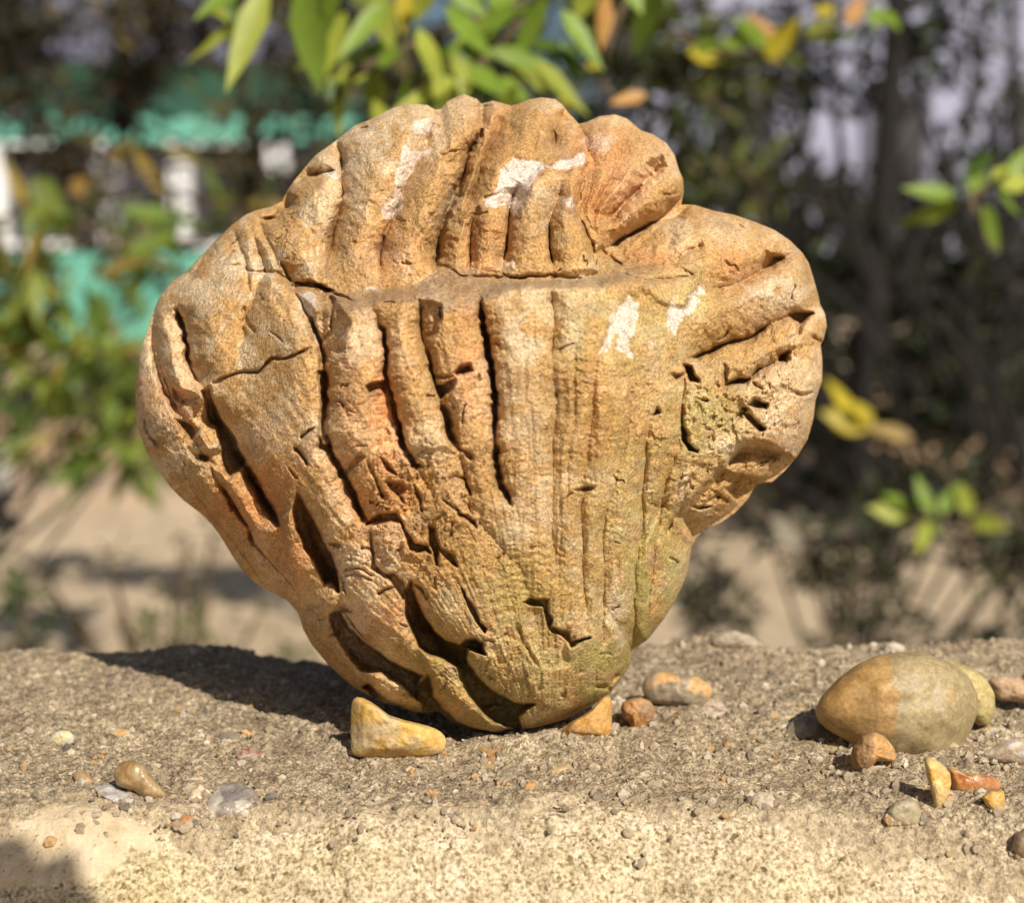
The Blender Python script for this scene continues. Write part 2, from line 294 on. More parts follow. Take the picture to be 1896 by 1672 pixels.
# --- rounded grooves between ribs: (points, depth, half width)
GR = [
 (cA([(60,1080),(130,1240),(160,1330),(200,1470),(250,1590),(290,1700)]), 34, 46), (cN([(327,737),(350,800),(400,885),(440,952),(470,1012)]), 16, 34),
 (cI([(480,60),(490,110),(540,330),(580,560),(650,700),(720,830)]), 44, 52), (cN([(385,735),(397,780),(427,817),(455,862),(485,913),(502,951),(517,978)]), 62, 56),
 (cN([(470,430),(488,505),(470,560),(452,600),(440,660)]), 20, 56), (cN([(520,480),(545,540),(575,590),(594,641),(603,704),(603,741),(598,775),(600,805)]), 50, 58), (cN([(600,805),(611,832),(630,872),(655,925),(678,968)]), 40, 50),
 (cE([(430,420),(470,560),(520,680),(550,850),(575,1080),(620,1300),(680,1500),(730,1670)]), 34, 44), (cN([(755,830),(772,860),(800,920)]), 14, 30),
 (cE([(830,350),(860,520),(890,720),(950,900),(1000,1120),(1050,1300),(1110,1500),(1160,1672)]), 34, 44), (cN([(843,830),(858,867),(875,960)]), 18, 34),
 (cE([(1390,390),(1420,620),(1440,850),(1480,1050),(1500,1300),(1530,1600)]), 40, 48), (cN([(920,810),(925,901),(947,936)]), 26, 40),
 (cB([(370,1060),(385,1200),(380,1400)]), 24, 40), (cN([(1020,667),(1026,742),(1026,867),(1022,980),(1032,1080)]), 17, 42),
 (cN([(1109,656),(1101,704),(1095,763),(1085,867),(1076,960),(1080,1090),(1092,1200)]), 15, 38), (cN([(1170,700),(1165,790),(1140,880),(1120,960),(1117,1077),(1116,1180),(1098,1290)]), 17, 38),
 (cN([(1212,762),(1195,830),(1190,993),(1177,1056),(1172,1190),(1150,1250)]), 26, 38), (cN([(1265,690),(1262,790),(1235,900),(1218,1000),(1205,1090),(1190,1180)]), 24, 40), (cN([(1140,700),(1135,760),(1118,850),(1098,960)]), 7, 22), (cN([(1060,590),(1062,700),(1055,860),(1050,1000)]), 5, 24), (cN([(985,580),(990,700),(985,860)]), 4, 22), (cN([(1300,620),(1290,720),(1270,860),(1248,960)]), 12, 30), (cN([(335,880),(369,926),(425,1000),(480,1072),(545,1120),(585,1180),(650,1252),(700,1290)]), 20, 34), (cN([(402,872),(440,955),(470,1012),(520,1060),(580,1125)]), 22, 34),
 (cN([(880,960),(960,1050),(1000,1180)]), 10, 40),
 (cN([(553,930),(585,1020),(623,1100)]), 40, 46), (cN([(623,1110),(655,1165),(720,1228),(790,1290)]), 52, 50), (cN([(757,1095),(775,1150),(830,1205),(880,1270),(960,1310)]), 56, 50),
 (cF([(620,830),(650,980),(690,1180),(760,1260)]), 14, 34), (cN([(470,1010),(540,1080),(600,1150),(650,1225),(690,1270)]), 14, 40),
 # upper ribs
 (cA([(1060,280),(1085,400),(1100,560),(1060,700),(1030,800),(1000,950)]), 34, 60), (cA([(850,520),(900,465),(960,460),(1080,430)]), 30, 40), (cA([(700,690),(760,680),(830,560)]), 20, 40),
 (cN([(806,200),(792,255),(762,310),(740,360),(722,400),(707,450),(703,519)]), 34, 54), (cA([(1800,240),(1720,390),(1640,600),(1580,780),(1540,950)]), 48, 54),
 (cA([(1790,112),(1800,180),(1800,240)]), 30, 40), (cN([(880,370),(873,420),(865,505)]), 15, 42), (cN([(965,340),(940,385),(941,430),(930,505)]), 28, 46), (cN([(946,195),(925,235),(900,290),(880,340),(850,400)]), 34, 46),
 (cB([(455,150),(430,220),(400,260),(390,360)]), 34, 44), (cN([(1072,229),(1082,258),(1100,300),(1090,360),(1072,400),(1090,440),(1109,500)]), 17, 50), (cN([(1042,330),(1020,408),(1020,505)]), 18, 42),
 (cB([(930,420),(830,530),(720,650),(640,760)]), 44, 52), (cB([(800,250),(760,350),(690,480),(600,640),(590,760)]), 18, 44), (cB([(1060,605),(1000,650),(900,715),(760,780),(640,860)]), 70, 62), (cN([(480,395),(500,450),(530,520)]), 16, 50), (cN([(429,420),(450,470),(470,560)]), 14, 40),
 # right lobe
 (cH([(1320,-60),(1150,30),(960,125),(720,240),(500,270)]), 40, 56), (cH([(1480,480),(1240,500),(1000,630),(800,710),(600,790),(420,890),(320,950)]), 64, 70),
 (cH([(1320,800),(1180,860),(1000,950),(880,1060),(700,1110)]), 34, 44), (cB([(1000,900),(1050,850),(1150,820)]), 16, 30), (cH([(880,1290),(760,1420)]), 26, 36),
 (cN([(1130,500),(1200,520),(1290,505)]), 18, 24), (cH([(300,950),(320,1200),(310,1480),(380,1672)]), 18, 34),
]
carve = np.zeros(u.shape)
for pts, A_, Rr in GR:
    Rr = Rr*1.15; d, t_, box = seg_dist(u, v, pts, Rr)
    if not len(box): continue
    x = np.clip(d[box]/(Rr*(.95 + .24*fbm(u[box]/20, v[box]/20, 151, 3, .6))), 0, 1); taper = np.minimum(1, np.minimum(t_[box], 1 - t_[box])*5 + .2)
    c = (1.45 + 1.15*sstep(560, 480, v[box]) + .5*sstep(560, 470, u[box]))*A_*taper*(.6*(1 - np.sqrt(1 - (1-x)**2 + 1e-9)) + .4*(1-x)**2); carve[box] = np.maximum(carve[box], c)
D -= carve
# --- raised / sunken pieces: (outline, offset, edge softness)
PL = [
 (cF([(0,560),(60,640),(140,760),(200,900),(270,1040),(330,1180),(360,1400),(300,1320),(240,1320),(160,1170),(80,1010),(0,840),(-30,700)]), -85, 5),
 (cG([(60,420),(150,400),(200,540),(330,650),(560,820),(700,900),(850,960),(800,1050),(820,1170),(650,1010),(520,930),(390,935),(330,900),(200,770),(100,600),(60,480)]), -105, 5),
 (cG([(720,230),(760,130),(800,280),(880,430),(960,570),(1080,640),(1180,680),(1240,640),(1330,640),(1400,680),(1420,760),(1260,720),(1255,850),(1330,960),(1480,1080),(1660,1170),(1830,1190),(1760,1230),(1700,1290),(1700,1400),(1560,1400),(1440,1340),(1390,1270),(1280,1130),(1200,980),(1180,880),(1060,800),(900,740),(830,700),(780,560),(720,420)]), -115, 5),
 (cG([(540,65),(600,60),(680,130),(740,210),(690,300),(650,230),(590,150)]), -46, 4),
 (cF([(590,810),(700,730),(760,705),(880,720),(960,880),(1040,1000),(1160,1020),(1180,1070),(1050,1070),(1000,1040),(960,930),(900,800),(820,770),(700,790)]), -40, 4),
 (cF([(1160,850),(1220,860),(1260,1000),(1230,1180),(1210,1060),(1170,1000)]), -40, 5), (cF([(1250,1010),(1390,1080),(1420,1190),(1370,1160),(1270,1060)]), -24, 4),
 (cI([(700,830),(760,800),(790,950),(850,1080),(960,1200),(1080,1420),(1070,1480),(940,1560),(890,1480),(880,1310),(830,1180),(740,1060)]), -58, 4),
 (cI([(440,800),(640,850),(660,880),(540,940),(470,900)]), -34, 5), (cI([(450,1080),(560,1120),(640,1190),(600,1280),(520,1180)]), -30, 5), (cI([(570,1350),(640,1400),(740,1420),(700,1460),(620,1460)]), -30, 5),
 (cI([(400,940),(650,890),(740,960),(790,1180),(880,1300),(900,1480),(940,1560),(700,1440),(560,1350),(460,1080)]), -22, 6),
 (cI([(610,1240),(700,1120),(800,1160),(870,1280),(860,1350),(720,1380),(620,1350)]), 24, 7),
 (cE([(380,1130),(560,1090),(575,1190),(480,1165),(410,1195)]), -38, 4), (cE([(400,1200),(570,1190),(640,1480),(700,1672),(430,1672)]), -16, 8),
 (cE([(560,830),(700,770),(880,780),(960,960),(1000,1120),(1100,1672),(760,1672),(640,1400),(580,1080)]), 12, 6), (cE([(840,340),(1020,380),(1040,480),(990,640),(920,740),(880,680)]), -26, 6),
 (cE([(1000,1120),(1100,1080),(1180,1050),(1160,1130),(1040,1220)]), -40, 4), (cE([(1170,990),(1220,930),(1290,930),(1310,990),(1240,1020)]), -34, 5),
 (cE([(1060,1310),(1130,1330),(1180,1500),(1200,1672),(1120,1600)]), -20, 6),
 (cE([(-60,280),(40,300),(100,420),(210,560),(160,780),(60,880),(0,900),(-40,600)]), -34, 8), (cA([(850,1055),(900,1020),(980,1020),(1050,1060),(1010,1080),(950,1050)]), -24, 5),
 (cG([(800,1060),(860,1010),(900,960),(960,1140),(1040,1280),(1140,1380),(1300,1450),(1500,1490),(1700,1420),(1760,1450),(1500,1540),(1250,1520),(1050,1400),(900,1330),(800,1330),(600,1270),(470,1170),(400,1090),(360,1060),(390,1040),(500,1150),(620,1230),(760,1300),(870,1300),(880,1250)]), -105, 6),
 (cG([(395,950),(440,930),(540,935),(650,1000),(780,1130),(870,1260),(860,1300),(760,1295),(620,1230),(500,1150),(410,1060)]), 30, 12),
 (cG([(840,720),(920,745),(1060,800),(1180,880),(1190,1000),(1280,1140),(1390,1270),(1500,1370),(1620,1410),(1480,1470),(1300,1440),(1120,1360),(1030,1260),(970,1100),(930,960),(880,900)]), 26, 12),
 (cG([(1400,1240),(1480,1200),(1620,1230),(1560,1260),(1430,1290)]), 34, 6),
 (cB([(345,430),(400,400),(540,362),(558,420),(500,560),(520,690),(590,800),(620,950),(160,985),(160,760),(230,610),(290,500)]), 26, 11), (cB([(20,640),(150,640),(165,780),(150,960),(0,960),(10,780)]), 14, 8),
 (cB([(40,640),(130,440),(190,385),(330,410),(260,520),(190,680)]), -10, 6), (cB([(450,600),(480,560),(530,690),(590,800),(560,900),(500,760),(400,720)]), 10, 10),
 (cB([(640,870),(760,800),(1000,790),(1000,930),(760,950)]), -26, 16), (cB([(860,420),(930,385),(960,440),(900,465)]), -26, 6),
 (cB([(800,1000),(950,1000),(1060,940),(1130,940),(1120,1020),(1050,1130),(960,1120),(900,1100)]), 18, 8),
 (cB([(620,1365),(700,1180),(770,1060),(830,1090),(790,1390)]), -8, 5),
 (cB([(1470,860),(1550,890),(1500,940),(1440,950)]), -30, 7), (cH([(1240,500),(1330,470),(1440,480),(1370,560),(1320,670),(1310,570)]), -44, 6),
 (cH([(1150,820),(1240,820),(1210,890),(1150,890)]), -30, 5), (cH([(300,940),(370,960),(400,1030),(440,1080),(360,1080),(330,1010)]), -44, 5), (cH([(210,1030),(330,1010),(240,1080)]), -22, 4),
 (cH([(700,1110),(800,1070),(900,1050),(880,1100),(760,1110)]), -26, 4), (cH([(890,1290),(950,1225),(1060,1290),(1050,1330),(930,1300)]), -36, 5), (cH([(850,1370),(900,1370),(1040,1510),(990,1530),(900,1440)]), -36, 4),
 (cH([(290,1480),(310,1480),(350,1620),(420,1700),(350,1680),(300,1590)]), -34, 4), (cH([(1290,1180),(1440,1190),(1380,1220),(1310,1210)]), -22, 4), (cH([(40,1370),(90,1310),(110,1350)]), -28, 4),
 (cN([(1345,845),(1372,822),(1410,820),(1445,838),(1462,850),(1425,852),(1385,846),(1352,856)]), -22, 9), (cC([(440,470),(520,400),(545,430),(620,600),(665,680),(640,710),(560,715),(500,600)]), 22, 5), (cC([(690,620),(735,600),(840,800),(930,940),(960,1000),(880,1060),(800,980),(720,800)]), 16, 8), (cN([(1350,905),(1365,888),(1392,908),(1375,935)]), -40, 6), (cN([(1288,936),(1320,938),(1300,944)]), -20, 3),
 (cN([(1262,960),(1290,925),(1330,870),(1352,850),(1372,826),(1415,832),(1462,852),(1500,880),(1520,1010),(1290,1010)]), -42, 8),
 (cN([(1338,862),(1400,856),(1475,850),(1462,872),(1430,893),(1398,890),(1350,884)]), 20, 9), (cN([(1288,945),(1335,888),(1380,895),(1395,912),(1384,930),(1340,966),(1296,980)]), 24, 9),
 (cD([(200,1000),(230,980),(310,985),(315,1040),(340,1070),(340,1100),(420,1130),(430,1170),(510,1150),(430,1200),(400,1150),(340,1120),(310,1060),(290,1015),(240,1010)]), -36, 3),
 (cD([(210,1020),(300,1020),(330,1080),(340,1120),(400,1150),(410,1260),(320,1290),(240,1150)]), -12, 8),
 (cG([(1200,190),(1240,260),(1330,390),(1380,500),(1435,540),(1420,575),(1380,540),(1290,420),(1215,250)]), -36, 3),
 (cF([(720,230),(800,290),(880,390),(800,350),(740,270)]), -24, 4), (cF([(780,440),(900,460),(960,510),(900,570),(940,640),(860,560)]), -24, 5), (cF([(1030,490),(1090,620),(1100,720),(1050,590)]), -22, 4), (cF([(370,350),(460,300),(540,200),(580,220),(470,340),(420,380)]), -22, 5),
 (cF([(1430,720),(1500,740),(1580,790),(1590,860),(1540,800)]), -22, 4), (cG([(60,420),(100,370),(180,340),(240,400),(140,400)]), -34, 5), (cN([(590,690),(603,690),(606,740),(602,800),(618,832),(605,826),(592,800),(596,740)]), -36, 4),
]
for pts, off, soft in PL:
    sd = poly_sd(u, v, pts, soft*2.5); m = sd > -soft*2
    if off < -15 and np.mean(pts[:, 0]) > 1240: off *= 1.4
    D[m] += off*(1.25 if off < -20 else 1)*sstep(-soft, soft, sd[m])
# --- cracks: (points, depth, half width)
CK = [
 (cI([(215,200),(250,420),(300,620),(360,820),(430,930)]), 30, 5), (cI([(485,100),(540,330),(580,560),(620,600)]), 34, 5), (cI([(1650,450),(1500,520),(1420,550),(1300,540),(1230,600),(1180,655),(1000,680),(880,740),(780,770)]), 20, 3.2),
 (cI([(1672,1160),(1600,1210),(1550,1240)]), 18, 3), (cI([(1500,1330),(1570,1400),(1610,1480)]), 20, 4), (cI([(110,700),(140,960),(180,1060),(240,1240),(300,1340)]), 20, 6), (cI([(1070,80),(1090,220),(1150,310)]), 9, 4),
 (cI([(1090,1480),(1140,1560),(1180,1672)]), 26, 6), (cN([(477,900),(495,935),(512,972)]), 34, 6),
 (cC([(430,480),(500,600),(550,680),(560,730)]), 26, 5), (cA([(540,930),(640,950),(700,950),(760,965),(820,1000)]), 12, 3.5), (cA([(840,1055),(880,1020),(960,1015),(1040,1060)]), 26, 4.5), (cA([(940,1200),(985,1330),(1010,1500),(1010,1600)]), 36, 6), (cA([(1040,1080),(1045,1250),(1000,1300)]), 18, 4),
 (cE([(470,590),(520,620),(530,740),(560,830),(550,1000),(590,1130),(640,1350),(680,1520),(720,1672)]), 36, 5), (cE([(840,360),(855,560),(890,720),(940,790),(960,960),(1000,1110)]), 22, 4), (cE([(1030,400),(1040,500)]), 20, 4),
 (cE([(1380,380),(1420,560),(1440,760),(1460,950),(1490,1150),(1510,1400),(1530,1650)]), 40, 6), (cN([(920,825),(925,901),(945,935)]), 22, 4), (cE([(1440,700),(1550,770)]), 12, 3), (cE([(1040,1270),(1080,1400),(1130,1600)]), 26, 7),
 (cE([(1000,1010),(1080,1040),(1170,1020),(1300,960)]), 14, 3.5), (cF([(190,0),(200,120),(290,150),(330,260),(390,370),(450,470),(510,600),(540,720),(610,800)]), 36, 5), (cF([(910,0),(950,130),(1020,240),(1060,300),(1110,300)]), 30, 5),
 (cF([(600,260),(680,400),(760,590)]), 12, 4), (cF([(630,860),(660,1040),(690,1190)]), 14, 2.6), (cF([(690,1200),(760,1260),(800,1290)]), 22, 4), (cF([(400,1220),(480,1190),(580,1210),(680,1300)]), 10, 3), (cF([(410,1270),(500,1240),(580,1270),(660,1330)]), 9, 3),
 (cF([(270,1080),(340,1180),(390,1300),(440,1450)]), 14, 4), (cF([(690,1450),(770,1400),(860,1390)]), 16, 3.5), (cF([(1000,1330),(1100,1400),(1160,1500)]), 14, 4), (cF([(1290,600),(1420,690),(1480,760)]), 14, 3), (cF([(1330,440),(1400,390),(1490,420),(1530,560)]), 14, 4), (cF([(1340,20),(1380,120),(1500,180),(1560,240)]), 16, 5),
 (cF([(130,1500),(200,1600),(230,1672)]), 12, 5), (cF([(240,960),(320,980),(370,1000)]), 16, 4),
 (cE([(990,30),(1090,70),(1200,130),(1300,150),(1450,180),(1672,170)]), 10, 3), (cB([(0,985),(120,990),(280,980),(420,965),(540,990),(610,965)]), 9, 3), (cE([(500,380),(620,375),(760,345),(840,350)]), 10, 3), (cE([(0,250),(120,330),(250,390)]), 18, 4),
 (cA([(1720,390),(1650,600),(1590,780),(1550,930)]), 30, 5.5), (cA([(1060,300),(1090,350),(1095,440)]), 18, 4), (cA([(860,490),(920,460),(980,460)]), 24, 5), (cA([(1740,690),(1720,950)]), 9, 2.6), (cB([(170,660),(160,720),(150,860)]), 12, 3), (cB([(380,720),(375,920)]), 9, 2.8),
 (cA([(1100,460),(1095,600),(1055,720),(1030,850)]), 12, 3.5), (cA([(1560,142),(1540,270),(1470,400)]), 9, 3), (cA([(1380,600),(1300,740),(1285,960)]), 9, 3), (cA([(1800,240),(1720,390)]), 16, 4), (cB([(560,410),(540,500),(510,640)]), 12, 3.2), (cB([(520,700),(590,820),(620,930)]), 12, 3), (cB([(520,215),(560,290),(570,360)]), 6, 2.6), (cB([(310,260),(290,360)]), 12, 3), (cB([(395,260),(390,350)]), 12, 3), (cB([(30,1100),(50,1250),(75,1450),(95,1625)]), 20, 4),
 (cB([(830,530),(720,640),(660,690)]), 18, 4.5), (cB([(1000,655),(900,715),(760,780)]), 22, 5), (cB([(620,840),(690,890),(740,930)]), 22, 5), (cA([(300,1000),(390,890),(440,830)]), 12, 5), (cA([(700,690),(770,680),(830,600)]), 22, 6), (cA([(1180,240),(1230,225)]), 18, 4),
 (cH([(1080,570),(1000,630),(800,715),(700,750),(600,790),(480,850),(380,900)]), 30, 5), (cH([(1230,870),(1100,920),(1000,950),(900,1050),(760,1100),(700,1120),(690,960)]), 24, 4.5), (cH([(930,1080),(980,1110),(1040,1140)]), 14, 3.5), (cH([(870,1320),(770,1430)]), 24, 5), (cH([(460,1240),(530,1250)]), 14, 3),
 (cH([(1440,690),(1530,740)]), 22, 5), (cH([(300,1150),(305,1480)]), 12, 3), (cD([(190,1090),(230,1180),(280,1270)]), 12, 4), (cD([(160,560),(120,480),(100,300)]), 16, 3.5), (cD([(1010,570),(1080,510)]), 12, 3.5), (cD([(450,500),(520,490)]), 18, 4), (cD([(1000,670),(1060,650),(1110,640)]), 18, 4), (cD([(860,800),(900,820)]), 12, 3),
 (cD([(540,1370),(600,1370),(640,1310)]), 20, 4), (cN([(1188,1000),(1225,940),(1290,880)]), 10, 5), (cN([(1240,985),(1275,930)]), 14, 4), (cC([(770,1040),(830,1000),(870,1010)]), 14, 4),
]
_q = np.random.RandomState(19)
for _k in range(110):                                            # short weathering cracks, mostly across the ribs
    x_, y_ = _q.uniform(300, 1480), _q.uniform(230, 1310); a_ = math.atan2(1420 - y_, 1010 - x_ + .01) + (math.pi/2 if _q.rand() < .6 else 0) + _q.uniform(-.5, .5); L_ = _q.uniform(10, 34); n_ = 4
    CK.append((np.array([(x_ + L_*(k/3 - .5)*math.cos(a_) + _q.uniform(-4, 4), y_ + L_*(k/3 - .5)*math.sin(a_) + _q.uniform(-4, 4)) for k in range(n_)]), _q.uniform(4, 11), _q.uniform(1.5, 2.8)))
for pts, dep_, wd in CK:
    dep_ *= 1.3; wd *= 1.08
    d, t_, box = seg_dist(u, v, pts, wd*3.2)
    if len(box):
        wv = wd*(.75 + .5*(noise2(u[box]/9, v[box]/9, 141) + .3)); tp = np.minimum(1, np.minimum(t_[box], 1-t_[box])*8 + .35)
        D[box] -= dep_*tp*np.exp(-(d[box]/np.maximum(wv, 1.4))**2)
D = np.maximum(D, .12*D0)
def cells(x, y, seed):
    """random constant per irregular cell"""
    xi = np.floor(x).astype(int); yi = np.floor(y).astype(int); best = np.full(x.shape, 1e9); val = np.zeros(x.shape)
    rs_ = np.random.RandomState(seed); J = rs_.uniform(0, 1, (64, 64, 3))
    for i in (-1, 0, 1):
        for j in (-1, 0, 1):
            q = J[(xi+i) & 63, (yi+j) & 63]; d = (xi+i+q[:, 0]-x)**2 + (yi+j+q[:, 1]-y)**2; m = d < best
            best[m] = d[m]; val[m] = q[m, 2]
    return val
# --- weathered surface
fade = sstep(0, .05, 1 - r_)
crumb = np.exp(-(((u-760)/120)**2 + ((v-930)/130)**2)) + .7*np.exp(-(((u-330)/70)**2 + ((v-860)/120)**2)) + .6*np.exp(-(((u-1330)/130)**2 + ((v-760)/90)**2)) + .7*np.exp(-(((u-900)/230)**2 + ((v-1270)/80)**2)) + .6*np.exp(-(((u-610)/45)**2 + ((v-620)/80)**2)) + 1.0*np.exp(-(((u-1400)/100)**2 + ((v-850)/110)**2)) + .6*np.exp(-(((u-1440)/60)**2 + ((v-680)/80)**2)) + .4*np.exp(-(((u-530)/90)**2 + ((v-400)/50)**2))
cw = fbm(u0/16, v0/16, 261, 3, .6); ang = np.arctan2(u0 - 1010, 1420 - v0); rad_ = np.hypot(u0 - 1010, 1420 - v0)   # cells run along the fan of ribs
chip = (cells(ang*11 + .5*cw, rad_/95 + .35*cw, 11) - .5)*11*(.30 + 1.4*np.clip(crumb, 0, 1)) + (cells(u0/26 + .4*cw, v0/34 + .4*cw, 12) - .5)*9*(.10 + 1.4*np.clip(crumb, 0, 1)) + (cells(u0/11 + .3*cw, v0/11, 13) - .5)*3.2*(.12 + 1.2*np.clip(crumb, 0, 1))
chip *= sstep(-.35, .15, fbm(u0/75, v0/75, 271, 3))
fan = sstep(930, 980, u)*(1 - sstep(1240, 1290, u))*sstep(560, 700, v)
rough = fbm(u0/46, v0/46, 201, 4, .5)*3.6 + fbm(u0/11, v0/11, 211, 3, .6)*(1.2 + 2.2*np.clip(crumb, 0, 1))
rough -= np.clip(crumb, 0, 1)*9*sstep(.12, .5, fbm(u0/22 + v0/50, v0/34, 221, 4, .6))
rough -= (.16 + np.clip(crumb, 0, 1))*5*sstep(.45, .8, noise2(u0/7.5, v0/7.5, 231))
rough += fan*2.4*noise2(u0/9, v0/70, 241) + fan*1.0*noise2(u0/4.4, v0/50, 242)
for cx, cy, rad, per, am in ((640,1180,130,11,2.2),(945,1240,190,13,1.8),(690,1330,150,14,1.5),(770,700,70,10,1.2)):
    q = np.hypot((u-cx)*1.25, v-cy); rough += am*np.sin(q/per*2*np.pi + 7*fbm(u0/34, v0/34, 251, 3))*sstep(-.15, .45, fbm(u0/28, v0/28, 256, 2))*np.exp(-(((u-cx)/90)**2 + ((v-cy+rad)/60)**2))
rough += chip + 1.1*np.sin(rad_/3.0 + 4*cw)*sstep(-.05, .35, fbm(u0/50, v0/50, 281, 3)) + 1.5*noise2(ang*90, rad_/60, 291)
D += rough*fade
Dg = D.reshape(shp)
Dg[-1] = 0                                            # rim: front and back share this ring
Dg[0] = Dg[0].mean()
# --- colour of the stone itself
base = np.array([.55,.335,.142]); C = np.ones((len(u), 3))*base
def tint(wt, colr):
    global C
    wt = np.clip(wt, 0, 1)[:, None]; C = C*(1-wt) + wt*np.array(colr)
blob = lambda x, y, sx, sy: np.exp(-((u-x)/sx)**2 - ((v-y)/sy)**2)
nz = fbm(u0/90, v0/90, 301, 4); n2_ = fbm(u0/38, v0/38, 311, 4, .6); n3_ = fbm(u0/18, v0/18, 321, 3, .6)
tint(.62*sstep(-.1, .35, nz + .7*n2_), (.69,.51,.31)); tint(.5*sstep(.1, .5, fbm(u0/52, v0/52, 361, 4, .6) - .2*nz), (.46,.37,.25)); tint(.7*sstep(-.05, .4, -nz + .6*n3_), (.44,.25,.085))
tint(.8*(sstep(.1,.5, n2_+.2))*(blob(380,600,140,150) + blob(665,650,40,80) + blob(970,620,40,90) + blob(1060,600,60,60) + blob(840,620,30,60) + blob(690,260,90,60) + blob(1000,230,60,40) + blob(640,950,70,140) + blob(300,880,60,160) + blob(640,1080,70,90) + blob(560,440,110,110)), (.64,.50,.32))
for x, y, sx, sy, wt in ((715,760,30,90,.8),(640,760,28,160,.35),(870,660,26,120,.5),(705,935,60,80,.45),(430,950,60,50,.5),(330,740,40,40,.5),(1180,720,40,60,.5),(1110,740,26,90,.5),(1205,480,40,20,.9),(1120,290,70,50,.55),(1120,370,60,50,.5),(905,455,35,50,.5),(720,470,50,60,.35),(560,1040,36,60,.6),(720,1140,40,40,.5),(1340,500,70,40,.5),(530,870,50,60,.35),(920,250,60,60,.3),(480,930,40,60,.5)):
    tint(1.25*wt*blob(x, y, sx*1.15, sy*1.15)*sstep(-.35, .25, n2_ + .25), (.60,.27,.10))
for x, y, sx, sy, wt in ((1210,1080,50,110,.85),(1130,1230,60,60,.7),(950,1110,80,90,.5),(1150,620,110,120,.35),(1300,780,70,70,.55),(1060,1250,90,60,.6),(800,1230,70,70,.35),(1280,540,40,50,.6),(1150,900,90,200,.3),(900,1300,80,50,.5)):
    tint(1.15*wt*blob(x, y, sx*1.2, sy*1.2)*sstep(-.4, .3, n2_ + .2), (.38,.32,.095))
for x, y, sx, sy, wt in ((1440,540,80,40,.7),(1440,800,40,50,.6),(1140,1140,20,70,.8),(1270,900,14,50,.7),(1340,830,22,24,.8),(970,780,50,60,.4),(960,960,70,40,.4),(650,1150,60,40,.5),(850,1120,60,40,.3)):
    tint(wt*blob(x, y, sx, sy)*sstep(-.2, .3, n3_ + .1), (.66,.54,.38))
WH = [cA([(1400,310),(1440,350),(1490,350),(1530,345),(1480,400),(1420,480),(1390,560),(1395,630),(1360,690),(1310,690),(1280,640),(1345,600),(1360,470)]), cA([(1430,240),(1470,200),(1530,190),(1550,215),(1540,255),(1480,270)]),
 cB([(190,385),(260,395),(330,400),(350,430),(290,500),(240,600),(190,680),(160,620),(50,640),(40,600),(110,540),(130,440)]), cB([(360,430),(440,395),(540,360),(560,420),(500,430),(400,440)]), cB([(430,590),(480,575),(510,690),(490,660)]),
 cB([(770,1070),(790,1100),(820,1110),(810,1200),(790,1290),(770,1300),(790,1390),(755,1370),(700,1345),(720,1280),(690,1250),(680,1340),(620,1365),(660,1270),(680,1180)]),
 cH([(430,230),(470,190),(480,260),(530,300),(440,320),(460,370),(400,460),(320,520),(260,590),(240,690),(170,600),(160,480),(210,370),(270,420),(340,430),(360,330)]),
 cA([(870,1065),(920,1050),(960,1060),(970,1110),(950,1160),(960,1230),(940,1220),(900,1140)]), cA([(950,1240),(965,1260),(975,1340),(960,1300)]), cA([(1000,460),(1050,450),(1080,475),(1060,490)]), cE([(360,260),(420,245),(490,265),(430,285)]), cH([(0,700),(80,760),(70,770),(0,730)]), cE([(1600,40),(1672,10),(1672,70)])]
for W_ in WH:
    sd = poly_sd(u0, v0, W_, 16) + 4*n3_ + 2*n2_; tint(.95*sstep(-2, 2, sd + 3*fbm(u0/9, v0/9, 351, 3)), (.74,.61,.50))
for W_, c_ in ((cB([(530,290),(640,260),(710,290),(690,350),(600,390)]), (.68,.47,.33)), (cB([(860,330),(950,320),(960,380),(880,380)]), (.55,.36,.2))):
    sd = poly_sd(u0, v0, W_, 30) + 12*n3_; tint(.6*sstep(-6, 10, sd), c_)
# little pale grains where the fossil's shell net shows
gr = sstep(.62, .8, noise2(u0/4.2, v0/4.2, 331)); tint(.5*gr*(.3 + blob(500,840,50,60) + blob(450,760,40,40) + blob(1100,900,100,200)), (.70,.55,.34))
net = blob(583,470,26,32)*sstep(-.2,.3, np.sin(u0/1.9))*sstep(-.6,.2, np.sin((v0 + .3*u0)/4.2)); tint(.8*net, (.72,.56,.36))
# darker brown along the ledge and in the valley
led = sstep(-6, 8, v - vu)*sstep(8, -6, v - vl)*sstep(540, 640, u)*(1 - sstep(1130, 1200, u)); tint(.65*led, (.34,.215,.115)); tint(.5*blob(1180,500,60,16), (.32,.22,.12))
C *= (1 + .20*n3_ + .10*nz + .16*fbm(u0/7, v0/7, 341, 3, .65))[:, None]
